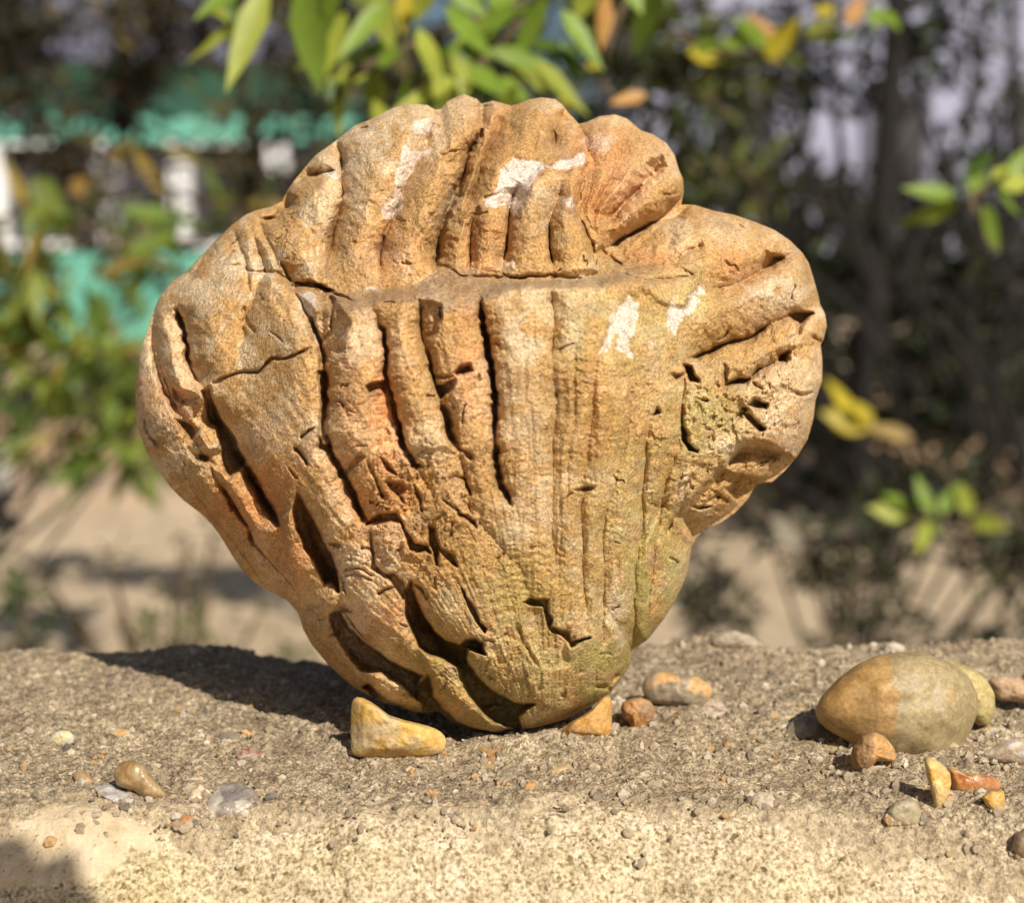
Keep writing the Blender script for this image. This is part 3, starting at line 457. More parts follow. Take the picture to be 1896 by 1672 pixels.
# --- build: front, rim, back
pts = at_depth(U.ravel(), Vv.ravel(), FOCUS - Dg.ravel()*FOCUS/FPX).reshape(NR, NT, 3)
bt = np.linspace(math.pi/2, math.pi, NB + 1)[1:]; rb = np.sin(bt)[:, None]*np.ones((1, NT)); rb[-1] = 0
Ub = CEN[0] + rb*(Rt*(sstep(0,.6,rb)) + Rs*(1 - sstep(0,.6,rb)))*np.cos(th); Vb = CEN[1] + rb*(Rt*(sstep(0,.6,rb)) + Rs*(1 - sstep(0,.6,rb)))*np.sin(th)
Db = -340*np.power(np.clip(1 - rb**2.4, 0, 1), .55) - 14*fbm(Ub/60, Vb/200, 401, 4)*sstep(0, .2, 1-rb)
ptb = at_depth(Ub.ravel(), Vb.ravel(), FOCUS - Db.ravel()*FOCUS/FPX).reshape(NB, NT, 3)
allp = np.vstack([pts[::1], ptb]); q = grid_quads(NR + NB, NT, True)[:, ::-1]
cb = np.ones((NB*NT, 3))*np.array([.42,.29,.15])*(1 + .2*fbm(Ub.ravel()/40, Vb.ravel()/40, 411, 3))[:, None]
fos_mat = stone_mat('weathered_ochre_fossil', True, s=1.0, spread=.17, rough=.88)
fossil = mesh_obj('shell_fossil', allp, q, fos_mat, col=np.vstack([C, cb]))
tag(fossil, 'large ribbed ochre stone shell fossil standing on its narrow end', 'fossil')

# ------------------------------------------------------------------ PEBBLES, each one a solid with its own outline
BASES = []
def rock(name, label, outline, mat, bulge=.5, lie=0.0, sink=0.0, facet=0.0, colr=(.4,.3,.2), col2=None, seed=1, cat='stone', group=None, nt_=96, nr_=26, depth=None, detail=.05, spot=None, lift=0.0):
    P = np.asarray(outline, float); cen = (P.min(0) + P.max(0))/2*.5 + P.mean(0)*.5
    th_ = np.linspace(0, 2*np.pi, nt_, endpoint=False); Rr = star_radius(P, cen, th_)
    k = np.array([1,4,6,4,1])/16.; Rr = np.convolve(np.concatenate([Rr[-2:], Rr, Rr[:2]]), k, 'valid')
    ht = np.linspace(0, math.pi/2, nr_); rf = np.sin(ht)[:, None]*np.ones((1, nt_)); rf[-1] = 1
    half = min(np.ptp(P[:,0]), np.ptp(P[:,1]))/2
    lowv = P[:,1].max(); lowu = P[P[:,1].argmax(), 0]
    dbase = float(ground_hit(np.array([lowu]), np.array([lowv - 1.0]))[0]) if depth is None else depth
    _k = np.random.RandomState(seed + 900); _n = 10 + int(half/2.2); _t = _k.uniform(-.35, math.pi + .35, _n); _R = np.interp(_t % (2*np.pi), th_, Rr, period=2*np.pi)*_k.uniform(.98, 1.16, _n)
    _u = cen[0] + _R*np.cos(_t); _v = np.minimum(cen[1] + _R*np.sin(_t), lowv + 3); _v = lowv - (lowv - _v)*(.35 if not lie else 1); BASES.append((CAM + ray(_u, _v)*ground_hit(_u, _v)[:, None])[:, :2])
    def solid(rad, sign):
        u = cen[0] + rad*Rr*np.cos(th_); v = cen[1] + rad*Rr*np.sin(th_)
        H = np.sqrt(np.clip(1 - rad**2.2, 0, 1))
        f = fbm(u/half*1.1 + seed*3.1, v/half*1.1 + seed, 500 + seed, 3, .55)
        if facet: H = H*(1 - facet) + facet*np.minimum(np.minimum(1.15 - .7*((u-cen[0])/half*.8 + .3), 1.1 + .6*((u-cen[0])/half*.6 - (v-cen[1])/half*.5)), .95 - .35*((v-cen[1])/half))*np.clip((1-rad)*3.5, 0, 1)
        H = H*(1 + .22*f) + detail*fbm(u/half*4, v/half*4, 520 + seed, 3, .6)*np.clip((1-rad)*5, 0, 1)
        return u, v, sign*H*half*bulge*2
    uf, vf, hf = solid(rf, 1); ub, vb, hb = solid(np.sin(np.linspace(math.pi/2, math.pi, 9))[1:, None]*np.ones((1, nt_)), -1)
    u = np.vstack([uf, ub]).ravel(); v = np.vstack([vf, vb]).ravel(); h = np.vstack([hf, hb]).ravel(); sink = sink + (.0011 if depth is None else 0)
    dg = ground_hit(u, np.maximum(v, 1215)) if lie else dbase
    d = dbase*(1-lie) + dg*lie + sink - (h + lift)*dbase/FPX
    p = at_depth(u, v, d*np.ones(u.shape))
    f = fbm(u/half*1.3, v/half*1.3, 540 + seed, 3); c = np.ones((len(u), 3))*np.array(colr)
    if col2 is not None:
        wt = sstep(-.12, .22, f + (spot(u, v) if spot else 0))[:, None]; c = c*(1-wt) + wt*np.array(col2)
    c *= (1 + .14*fbm(u/half*5, v/half*5, 560 + seed, 3))[:, None]
    o = mesh_obj(name, p, grid_quads(nr_ + 8, nt_, True)[:, ::-1], mat, col=c)
    return tag(o, label, cat, group)
def pebble_mat(name, rough, spec, bumpk, dust=.42):
    m, t, b = new_mat(name); c = N(t, 'ShaderNodeAttribute', attribute_name='Col').outputs['Color']
    n1 = noise_tex(t, 380, 5, .65); n2 = noise_tex(t, 1400, 3, .6)
    c = mix(t, 1, c, ramp(t, n1.outputs[0], [(.3, (.74,.72,.7)), (.7, (1.22,1.22,1.2))]), 'MULTIPLY')
    c = mix(t, 1, c, ramp(t, n2.outputs[0], [(.35, G3(.78)), (.65, G3(1.18))]), 'MULTIPLY')
    n0 = noise_tex(t, 190, 5, .65); c = mix(t, ramp(t, n0.outputs[0], [(.42, G3(.04)), (.64, G3(dust))]), c, (.37,.30,.205))
    t.links.new(c, b.inputs['Base Color']); b.inputs['Specular IOR Level'].default_value = spec
    t.links.new(ramp(t, n1.outputs[0], [(.3, G3(rough-.1)), (.7, G3(rough+.12))]), b.inputs['Roughness'])
    bump(t, b, [(n1.outputs[0], .35*bumpk, .0012), (n2.outputs[0], .35*bumpk, .0004)])
    return m
MATTE = pebble_mat('matte_flint', .8, .25, 1.2); GLOSS = pebble_mat('glossy_flint', .3, .5, .35); SATIN = pebble_mat('satin_flint', .5, .45, .6); COBBLE = pebble_mat('smooth_cobble', .5, .42, .5, .22)
OR = (.62,.33,.07); YE = (.60,.38,.10); BR = (.36,.20,.07); OL = (.34,.26,.11); GY = (.30,.26,.19)
rock('flint', 'golden yellow angular flint propping the left underside of the fossil', cQ([(148,470),(160,425),(182,408),(220,416),(290,470),(350,515),(450,548),(560,575),(640,600),(672,640),(668,720),(560,745),(350,750),(148,745),(146,600)]), MATTE, .42, sink=-.0012, facet=.5, colr=(.66,.40,.10), col2=(.58,.42,.20), seed=2, detail=.09)
rock('flint', 'orange flint wedged under the right side of the fossil, half in its shadow', cQ([(1290,640),(1330,570),(1420,520),(1490,470),(1510,425),(1560,405),(1580,440),(1578,590),(1552,655),(1490,645),(1400,640)]), MATTE, .35, facet=.5, colr=(.60,.30,.06), col2=(.5,.27,.08), seed=3)
rock('flint', 'rusty brown mushroom-shaped flint right of the fossil base', cQ([(1625,480),(1640,445),(1680,425),(1735,418),(1790,440),(1818,485),(1805,540),(1770,575),(1750,598),(1690,602),(1672,560),(1640,535)]), MATTE, .45, colr=(.42,.20,.06), col2=(.26,.13,.05), seed=4, detail=.16)
rock('flint', 'grey flint with an orange top face behind the mushroom-shaped flint', cD([(742,1340),(770,1310),(820,1297),(900,1312),(985,1322),(1050,1370),(1045,1410),(1005,1465),(940,1460),(860,1448),(765,1440),(740,1390)]), SATIN, .4, facet=.3, colr=(.24,.19,.13), col2=(.56,.33,.13), seed=5, spot=lambda u, v: .5*(sstep(1270,1290,u) - .55) + .8*sstep(18,6,np.hypot((u-1234)*.55, v-1254)))
rock('pebble', 'pale pinkish lump set in mortar in front of the orange-topped grey flint', cS([(120,490),(155,440),(225,435),(280,490),(262,535),(170,545)]), MATTE, .3, lie=.5, colr=(.48,.38,.30), seed=6)
rock('cobble', 'big smooth brown and olive cobble lying on the wall at the right', cS([(752,480),(775,430),(810,385),(880,312),(980,240),(1080,195),(1200,172),(1340,172),(1430,205),(1530,250),(1600,315),(1640,400),(1645,500),(1605,600),(1560,705),(1510,782),(1450,792),(1350,790),(1200,770),(1060,725),(930,665),(820,600),(760,545)]), COBBLE, .5, colr=(.40,.235,.075), col2=(.33,.255,.125), seed=7, nt_=200, nr_=60, detail=.015, depth=.294, spot=lambda u, v: 1.6*(sstep(1625,1665, u + .12*(v-1300) - 18*np.sin((v-1230)/60) + 12*fbm(u/25, v/25, 905, 3)) - .5), cat='cobble')
rock('flint', 'yellow crusted stone against the right end of the big cobble', cS([(1440,215),(1530,225),(1620,265),(1690,320),(1735,400),(1738,520),(1700,575),(1640,575),(1560,480)]), MATTE, .4, colr=(.48,.38,.15), col2=(.36,.28,.12), seed=8, depth=.303, detail=.12)
rock('cobble', 'pinkish tan stone at the right edge behind the yellow crusted stone', cS([(1690,330),(1750,300),(1840,308),(1960,350),(2080,380),(2080,440),(1860,445),(1750,435)]), MATTE, .5, colr=(.50,.32,.18), seed=9, depth=.313, cat='cobble')
rock('flint', 'dark flint with a glossy grey top left of the big cobble', cS([(585,620),(610,560),(655,530),(700,515),(790,535),(855,590),(885,650),(800,668),(720,665),(655,662),(600,655)]), GLOSS, .4, colr=(.15,.13,.09), col2=(.27,.26,.20), seed=10, lie=.25, facet=.4)
rock('chip', 'flat tan chip of stone between the dark flint and the brown hooked pebble', cS([(780,680),(830,665),(930,668),(952,700),(935,755),(860,745),(795,720)]), SATIN, .3, lie=.7, colr=(.42,.29,.12), seed=11)
rock('pebble', 'brown hooked pebble with an orange rim in front of the big cobble', cS([(938,770),(955,695),(1005,625),(1070,605),(1140,640),(1188,705),(1197,775),(1150,770),(1095,770),(1060,800),(1010,842),(965,825)]), MATTE, .5, facet=.3, colr=(.30,.16,.06), col2=(.58,.31,.10), seed=12, detail=.1, spot=lambda u, v: .9*(sstep(1595,1625,u) - .45))
rock('flint', 'yellow tooth-shaped flint standing below the big cobble', cS([(1345,765),(1375,745),(1440,780),(1490,835),(1497,900),(1480,960),(1450,1045),(1412,1042),(1392,960),(1370,880)]), MATTE, .5, facet=.35, colr=(.64,.38,.09), col2=(.68,.48,.20), seed=13)
rock('flint', 'rust orange flint lying right of the yellow tooth-shaped flint', cS([(1465,800),(1510,800),(1540,848),(1640,838),(1740,860),(1778,900),(1762,932),(1660,955),(1560,962),(1505,930),(1490,860)]), GLOSS, .4, facet=.3, colr=(.44,.16,.04), col2=(.50,.25,.08), seed=14)
rock('pebble', 'small golden nugget at the end of the rust orange flint', cS([(1665,965),(1710,935),(1785,930),(1792,990),(1762,1067),(1722,1052),(1685,1010)]), MATTE, .5, colr=(.62,.34,.07), col2=(.64,.42,.14), seed=15)
rock('pebble', 'rounded olive-grey pebble below the yellow tooth-shaped flint', cS([(1138,1050),(1180,1000),(1250,973),(1310,990),(1337,1060),(1320,1120),(1240,1135),(1170,1105)]), SATIN, .45, colr=(.33,.28,.17), col2=(.42,.36,.25), seed=16)
rock('pebble', 'cream pebble alone in mortar to the left of the olive-grey pebble', cS([(398,975),(440,938),(510,945),(547,1000),(530,1038),(460,1040),(408,1005)]), MATTE, .4, lie=.3, colr=(.56,.47,.34), seed=17)
rock('stone', 'dark brown stone cut by the right edge of the frame', cS([(1828,1240),(1850,1170),(1900,1135),(1990,1130),(2010,1310),(1890,1312),(1835,1280)]), SATIN, .5, colr=(.22,.15,.09), seed=18)
rock('slab_chip', 'flat grey and pink slab chip at the right edge below the pinkish stone', cS([(1640,745),(1740,690),(1850,642),(2040,630),(2040,800),(1850,795),(1720,772)]), MATTE, .35, facet=.3, colr=(.40,.30,.21), col2=(.52,.47,.42), seed=19)
rock('pebble', 'grey pebble with an orange spot right of the big cobble', cS([(1655,600),(1700,580),(1790,585),(1810,620),(1760,645),(1690,640)]), SATIN, .4, colr=(.40,.36,.26), col2=(.5,.3,.1), seed=20)
rock('flint', 'glassy honey brown flint arch in mortar at the left', cP([(620,835),(640,800),(670,775),(725,765),(785,788),(835,855),(890,920),(935,972),(865,995),(800,985),(735,935),(640,905)]), GLOSS, .4, colr=(.30,.17,.055), col2=(.36,.25,.11), seed=21)
rock('pebble', 'pale yellow pebble furthest left on the mortar', cP([(274,645),(295,615),(330,600),(380,605),(412,632),(405,672),(340,692),(290,688)]), SATIN, .45, colr=(.60,.50,.26), col2=(.62,.56,.40), seed=22)
rock('pebble', 'cream pebble with an orange corner right of the pale yellow pebble', cP([(598,615),(640,588),(705,598),(725,635),(700,662),(640,640)]), MATTE, .4, colr=(.52,.44,.32), col2=(.62,.34,.12), seed=23, lie=.3)
rock('pebble', 'dark grey pebble beside the small orange nugget', cP([(1178,645),(1210,615),(1270,603),(1312,628),(1332,662),(1270,682),(1200,672)]), MATTE, .4, lie=.2, colr=(.15,.125,.10), seed=24)
rock('pebble', 'small orange nugget on the mortar near the edge of the fossil shadow', cP([(1313,602),(1350,592),(1392,625),(1380,650),(1330,638)]), MATTE, .5, colr=(.70,.36,.10), seed=25)
rock('pebble', 'red-brown pebble below the dark grey pebble and orange nugget', cP([(1288,742),(1330,705),(1392,694),(1450,722),(1458,760),(1400,778),(1330,772)]), SATIN, .4, lie=.3, colr=(.30,.11,.07), col2=(.45,.3,.22), seed=26)
rock('chip', 'flat ochre chip just under the red-brown pebble', cP([(1330,790),(1420,778),(1485,800),(1430,832),(1340,838)]), MATTE, .3, lie=.8, colr=(.42,.32,.16), seed=27)
rock('chip', 'brown wedge of flint left of the glassy honey flint', cP([(398,845),(430,808),(480,838),(542,890),(495,918),(420,905)]), SATIN, .4, lie=.3, colr=(.36,.22,.10), seed=28)
rock('flint', 'bluish white flint slab sunk in mortar under the honey brown flint', cP([(500,915),(600,893),(720,948),(812,1000),(795,1055),(700,1035),(560,965)]), GLOSS, .3, lie=.6, colr=(.50,.47,.44), col2=(.28,.25,.25), seed=29, detail=.12)
rock('chip', 'thin rust orange chip on the boundary of mortar and pale stone', cP([(880,1132),(985,1085),(1000,1060),(1045,1058),(1080,1085),(1145,1122),(1060,1132),(980,1142)]), MATTE, .4, lie=.5, colr=(.48,.21,.06), seed=30)
rock('flint', 'round milky grey flint with a dark streak right of the rust chip', cP([(1120,1060),(1150,960),(1210,900),(1300,888),(1400,928),(1425,990),(1345,1065),(1240,1105),(1150,1092)]), GLOSS, .3, lie=.6, colr=(.50,.45,.37), col2=(.24,.21,.19), seed=31, detail=.14)
rock('pebble', 'white and orange nugget beside the milky grey flint', cP([(1025,985),(1050,930),(1095,893),(1128,920),(1122,975),(1080,1005)]), MATTE, .45, lie=.2, colr=(.66,.55,.40), col2=(.62,.36,.14), seed=32)
rock('pebble', 'grey lump of mortar standing at the edge of the fossil shadow', cP([(1605,600),(1640,545),(1685,543),(1732,578),(1728,612),(1620,615)]), MATTE, .5, colr=(.38,.31,.22), seed=33, detail=.14)
rock('flint', 'olive brown flint sunk in mortar at the foot of the golden flint', cQ([(515,690),(560,668),(640,675),(640,755),(605,805),(570,785),(555,730)]), SATIN, .25, lie=1, colr=(.36,.28,.15), seed=34, lift=-.2)
rock('flint', 'glossy red-brown flint hook in front of the fossil base', cQ([(825,850),(878,785),(885,720),(820,705),(860,668),(960,643),(1045,658),(1040,700),(955,732),(948,800),(932,862),(880,868)]), GLOSS, .25, lie=1, colr=(.36,.17,.07), col2=(.34,.24,.11), seed=35, nt_=140)
rock('pebble', 'grey round pebble right of the glossy red-brown hook', cQ([(943,872),(980,828),(1042,828),(1045,880),(1012,918),(962,902)]), SATIN, .4, lie=.4, colr=(.32,.27,.18), seed=36)
rock('pebble', 'flat tan oval pebble right of the grey round pebble', cQ([(1218,825),(1260,795),(1340,780),(1378,820),(1352,862),(1282,884)]), SATIN, .3, lie=.6, colr=(.44,.31,.15), seed=37)
rock('pebble', 'small orange-brown nugget below the grey round pebble', cQ([(1088,925),(1120,883),(1165,888),(1155,922),(1105,968)]), MATTE, .4, lie=.3, colr=(.52,.29,.09), seed=38)
rock('chip', 'orange sliver of flint below the olive brown flint', cQ([(463,820),(485,803),(502,840),(508,872),(480,868)]), MATTE, .5, lie=.3, colr=(.60,.30,.07), seed=39)
rock('slate_chip', 'thin grey slate chip lying where mortar meets sandstone', cQ([(648,1043),(720,1056),(790,1086),(834,1165),(770,1145),(690,1092)]), SATIN, .22, lie=.5, colr=(.22,.19,.16), seed=40, facet=.3)
rock('pebble', 'tiny blue-grey pebble on the yellow sandstone', cQ([(1698,1322),(1730,1316),(1748,1343),(1718,1358)]), SATIN, .5, lie=.3, colr=(.22,.21,.22), seed=41)
rock('pebble', 'tan disc of stone in mortar left below the golden flint', cQ([(98,875),(150,830),(212,828),(202,882),(120,905)]), MATTE, .25, lie=.8, colr=(.40,.33,.22), seed=42)
rock('chip', 'tiny square orange chip on mortar above the sandstone', cQ([(235,1018),(272,1014),(274,1032),(240,1034)]), MATTE, .5, lie=.4, colr=(.65,.31,.08), seed=43)
rock('pebble', 'tiny yellow grain beside the dark glossy flint', cS([(488,530),(500,522),(515,535),(505,550),(490,546)]), MATTE, .5, lie=.3, colr=(.65,.42,.10), seed=44)
rock('chip', 'white flake of stone in mortar left of the olive-grey pebble', cS([(1035,945),(1060,935),(1095,950),(1070,968)]), MATTE, .3, lie=.6, colr=(.66,.60,.50), seed=45)
rock('pebble', 'pale lump on the back rim of the wall above the big cobble', cS([(1110,190),(1130,130),(1180,112),(1240,140),(1250,185)]), MATTE, .5, colr=(.52,.44,.34), seed=46, depth=.352)
rock('stone', 'rounded grey lump on the back rim right of the fossil', cS([(180,110),(240,65),(310,52),(380,75),(430,105),(440,150),(200,150)]), MATTE, .5, colr=(.42,.35,.26), seed=47, depth=.352, detail=.1)

# loose sand and crumbs on the mortar
_r = np.random.RandomState(77); ng = 5200
gxy = np.stack([_r.uniform(-.15, .15, ng), _r.uniform(-.056, .056, ng)], -1)
gxy = gxy[fbm(gxy[:,0]*45, gxy[:,1]*45, 901, 3) + _r.uniform(-.5, .6, ng) > -.05]; gxy = np.vstack([gxy] + BASES + [np.stack([_r.uniform(-.035, .022, 260), -.012 + _r.normal(0, .005, 260)], -1)]); gxy = gxy[(abs(gxy[:, 0]) < .16) & (gxy[:, 1] > -.07) & (gxy[:, 1] < .06)]; ng = len(gxy)
gs = .00022 + .00085*_r.uniform(0, 1, ng)**3.2; ic = np.array([(0,0,1),(.87,0,.35),(.27,.83,.3),(-.7,.5,.35),(-.7,-.5,.3),(.27,-.83,.35),(.6,.5,-.5),(-.3,.8,-.5),(-.85,0,-.5),(-.3,-.8,-.5),(.6,-.5,-.5),(0,0,-1)])
it = np.array([(0,1,2),(0,2,3),(0,3,4),(0,4,5),(0,5,1),(1,6,2),(2,7,3),(3,8,4),(4,9,5),(5,10,1),(6,7,2),(7,8,3),(8,9,4),(9,10,5),(10,6,1),(11,7,6),(11,8,7),(11,9,8),(11,10,9),(11,6,10)])
gv = ic[None]*(gs[:, None, None]*_r.uniform(.6, 1.4, (ng, 1, 3)))*_r.uniform(.75, 1.2, (ng, 12, 1))
gv += np.concatenate([gxy, (gz(gxy[:,0], gxy[:,1]) + .0006)[:, None]], 1)[:, None]
gc = np.array([(.40,.32,.22),(.30,.24,.16),(.52,.45,.34),(.20,.16,.12),(.46,.28,.12),(.62,.56,.46),(.14,.12,.10)])[_r.choice(7, ng, p=[.3,.22,.16,.12,.08,.07,.05])]
tag(mesh_obj('grit', gv.reshape(-1, 3), None, MATTE, tris=(it[None] + (np.arange(ng)*12)[:, None, None]).reshape(-1, 3), smooth=False, col=np.repeat(gc, 12, 0)), 'loose sand and stone crumbs on the mortar', 'grit', kind='stuff')

# ------------------------------------------------------------------ GARDEN behind the wall
GZ = -.80
def garden_mat(name, a, b_, scale, bs=.5, dist=.01, rough=.9):
    m, t, b = new_mat(name); n1 = noise_tex(t, scale, 5, .6); n2 = noise_tex(t, scale*9, 3, .6)
    c = ramp(t, n1.outputs[0], [(.3, a), (.7, b_)]); c = mix(t, .7, c, ramp(t, n2.outputs[0], [(.35, G3(.75)), (.65, G3(1.25))]), 'MULTIPLY')
    t.links.new(c, b.inputs['Base Color']); b.inputs['Roughness'].default_value = rough
    bump(t, b, [(n2.outputs[0], bs, dist)]); return m
gm = garden_mat('sandy_gravel', (.40,.30,.19), (.54,.42,.28), 1.5)
gx = np.concatenate([[-250,-60,-20], np.linspace(-10, 10, 41), [20,60,250]]); gy = np.concatenate([[-60,-10], np.linspace(-4, 16, 41), [30,80,350]])
XX, YY = np.meshgrid(gx, gy); ZZ = GZ + .012*fbm(XX*.9, YY*.9, 601, 3)*(np.abs(XX) < 11)
g = mesh_obj('ground', np.stack([XX, YY, ZZ], -1), grid_quads(*XX.shape), gm); tag(g, kind='structure')
pm = garden_mat('warm_brick_path', (.48,.30,.17), (.58,.39,.23), 2.2)
v_, q_ = box_geo(-9, 9, 4.95, 8.6, GZ - .05, GZ + .05); p = mesh_obj('path', v_, q_, pm, smooth=False); tag(p, kind='structure')
km = garden_mat('kerb_stone', (.30,.23,.16), (.40,.31,.22), 3)
v_, q_ = box_geo(-9, 9, 4.85, 4.948, GZ - .05, GZ + .075); p = mesh_obj('kerb', v_, q_, km, smooth=False); tag(p, kind='structure')

# ---- leaves
LS = np.array([0, .12, .32, .62, 1.0]); LW = np.array([.06, .62, 1.0, .74, .02])
def leaf_geo(base, tip, width, normal, droop=.12):
    base = np.asarray(base, float); tip = np.asarray(tip, float); n = len(base); ax = tip - base; L = np.linalg.norm(ax, axis=1)[:, None]; ax = ax/np.maximum(L, 1e-9)
    side = np.cross(ax, normal); side /= np.linalg.norm(side, axis=1)[:, None] + 1e-9; nn = np.cross(side, ax)
    width = np.asarray(width, float).reshape(-1, 1)
    V = np.zeros((n, 5, 3, 3))
    for k in range(5):
        mid = base + ax*L*LS[k] - nn*L*droop*(LS[k]**2 - LS[k])*-1.0
        for j, s in enumerate((-1, 0, 1)): V[:, k, j] = mid + side*s*width/2*LW[k] + nn*abs(s)*width*.14*LW[k]
    q = grid_quads(5, 3); Q = (q[None] + (np.arange(n)*15)[:, None, None]).reshape(-1, 4)
    return V.reshape(-1, 3), Q
def leaf_mat(name, trans=.3, rough=.45):
    m, t, b = new_mat(name); c = N(t, 'ShaderNodeAttribute', attribute_name='Col').outputs['Color']
    n1 = noise_tex(t, 60, 3, .6); c = mix(t, 1, c, ramp(t, n1.outputs[0], [(.3, G3(.82)), (.7, G3(1.15))]), 'MULTIPLY')
    t.links.new(c, b.inputs['Base Color']); b.inputs['Roughness'].default_value = rough; b.inputs['Specular IOR Level'].default_value = .3
    tr = N(t, 'ShaderNodeBsdfTranslucent'); t.links.new(c, tr.inputs['Color']); ms = N(t, 'ShaderNodeMixShader', Fac=trans)
    out = t.nodes['Material Output']; t.links.new(b.outputs[0], ms.inputs[1]); t.links.new(tr.outputs[0], ms.inputs[2]); t.links.new(ms.outputs[0], out.inputs['Surface'])
    return m
LEAF = leaf_mat('fresh_leaf', .36); DULL = leaf_mat('dull_leaf', .18, .6)
BARK = garden_mat('shade_toned_bark', (.007,.006,.005), (.020,.016,.012), 40, .8, .01); TWIG = garden_mat('brown_twig', (.10,.07,.04), (.17,.12,.07), 60, .6, .004)  # near-black bark colour carries the deep shade among the branches
rng = np.random.RandomState(5)
def pick(cols, n, wts=None):
    cols = np.array(cols); i = rng.choice(len(cols), n, p=wts); return cols[i]*(1 + rng.uniform(-.18, .18, (n, 1)))
def foliage(name, pos, length, cols, mat, parent, outward=None, aspect=.3, wts=None, down=.25):
    n = len(pos); d = rng.normal(0, 1, (n, 3)); d[:, 2] -= down
    if outward is not None: d += outward*1.1
    d /= np.linalg.norm(d, axis=1)[:, None]; L = length*rng.uniform(.6, 1.25, (n, 1)); nm = rng.normal(0, .7, (n, 3)) + np.array([.2, -.5, .9])
    v, q = leaf_geo(pos, pos + d*L, (L*aspect*rng.uniform(.8, 1.2, (n, 1))), nm)
    return mesh_obj(name, v, q, mat, parent, col=np.repeat(pick(cols, n, wts), 15, 0))
def cloud(centres, radii, n):
    """points in a cluster of uneven clumps"""
    centres = np.asarray(centres, float); radii = np.asarray(radii, float); i = rng.choice(len(centres), n, p=(radii**2)/np.sum(radii**2))
    d = rng.normal(0, 1, (n, 3)); d /= np.linalg.norm(d, axis=1)[:, None]; r = rng.uniform(0, 1, (n, 1))**(1/2.4)
    return centres[i] + d*r*radii[i][:, None]*np.array([1, 1, .8]), d
def limbs(name, paths, mat, parent):
    for p, a, b_ in paths: mesh_obj(name, *tube_geo(smooth_path(p), a, b_), mat, parent)
px = lambda pts, Y: at_Y(np.array(pts, float)[:, 0], np.array(pts, float)[:, 1], np.full(len(pts), float(Y)))

# ---- summer house: teal boards and white window frames
HY = 12.2
def hz(v): return float(at_Y(np.array(300.), np.array(float(v)), np.array(HY))[2])
def hx(u_): return float(at_Y(np.array(float(u_)), np.array(420.), np.array(HY))[0])
house = empty('summer_house', 'teal boarded summer house with white framed windows far behind the wall', 'summer house')
tm, t, b = new_mat('teal_painted_boards'); n1 = noise_tex(t, 6, 4, .6); t.links.new(ramp(t, n1.outputs[0], [(.3, (.10,.36,.27)), (.7, (.16,.46,.36))]), b.inputs['Base Color']); b.inputs['Roughness'].default_value = .6
wm, t, b = new_mat('white_window_paint'); n1 = noise_tex(t, 9, 3, .5); t.links.new(ramp(t, n1.outputs[0], [(.3, (.74,.74,.76)), (.7, (.82,.82,.83))]), b.inputs['Base Color']); b.inputs['Roughness'].default_value = .5
dm, t, b = new_mat('dark_window_glass'); n1 = noise_tex(t, 3, 3, .5); t.links.new(ramp(t, n1.outputs[0], [(.3, (.03,.03,.035)), (.7, (.08,.075,.08))]), b.inputs['Base Color']); b.inputs['Roughness'].default_value = .12
sm, t, b = new_mat('slate_roof'); n1 = noise_tex(t, 8, 4, .6); t.links.new(ramp(t, n1.outputs[0], [(.3, (.09,.09,.13)), (.7, (.17,.17,.22))]), b.inputs['Base Color']); b.inputs['Roughness'].default_value = .6
xL, xR = hx(-500), hx(660); zb, zs, zt_, zf = GZ, hz(460), hz(262), hz(120)
boards = [box_geo(xL, xR, HY + .01*(k % 2), HY + 3.2, z, z + .115) for k, z in enumerate(np.arange(zb, zs - .1, .118))]
mesh_obj('wall_boards', *join(boards), tm, house, smooth=False)
boards = [box_geo(xL, xR, HY + .01*(k % 2), HY + 3.2, z, z + .115) for k, z in enumerate(np.arange(zt_, zf - .1, .118))]
mesh_obj('fascia_boards', *join(boards), tm, house, smooth=False)
mesh_obj('inner_wall', *box_geo(xL, xR, HY + .25, HY + 3.1, zs - .1, zt_ + .1), sm, house, smooth=False)
for ua, ub_ in ((-330,-130),(-25,215),(315,535)):
    xa, xb = hx(ua), hx(ub_); fr = mesh_obj('window', *join([box_geo(xa, xa + .17, HY - .03, HY + .2, zs, zt_), box_geo(xb - .17, xb, HY - .03, HY + .2, zs, zt_), box_geo(xa + .17, xb - .17, HY - .02, HY + .2, zs, zs + .06), box_geo(xa + .17, xb - .17, HY - .02, HY + .2, zt_ - .03, zt_)]), wm, house, smooth=False)
    mesh_obj('pane', *box_geo(xa + .17, xb - .17, HY + .08, HY + .1, zs + .06, zt_ - .03), dm, fr, smooth=False)
v_ = np.array([(xL-.3, HY-.4, zf), (xR+.3, HY-.4, zf), (xR+.3, HY+1.6, zf+.75), (xL-.3, HY+1.6, zf+.75), (xL-.3, HY+3.6, zf), (xR+.3, HY+3.6, zf)])
mesh_obj('roof', v_, [(0,1,2,3), (3,2,5,4), (0,4,5,1)], sm, house, smooth=False, tris=[(0,3,4), (1,5,2)])

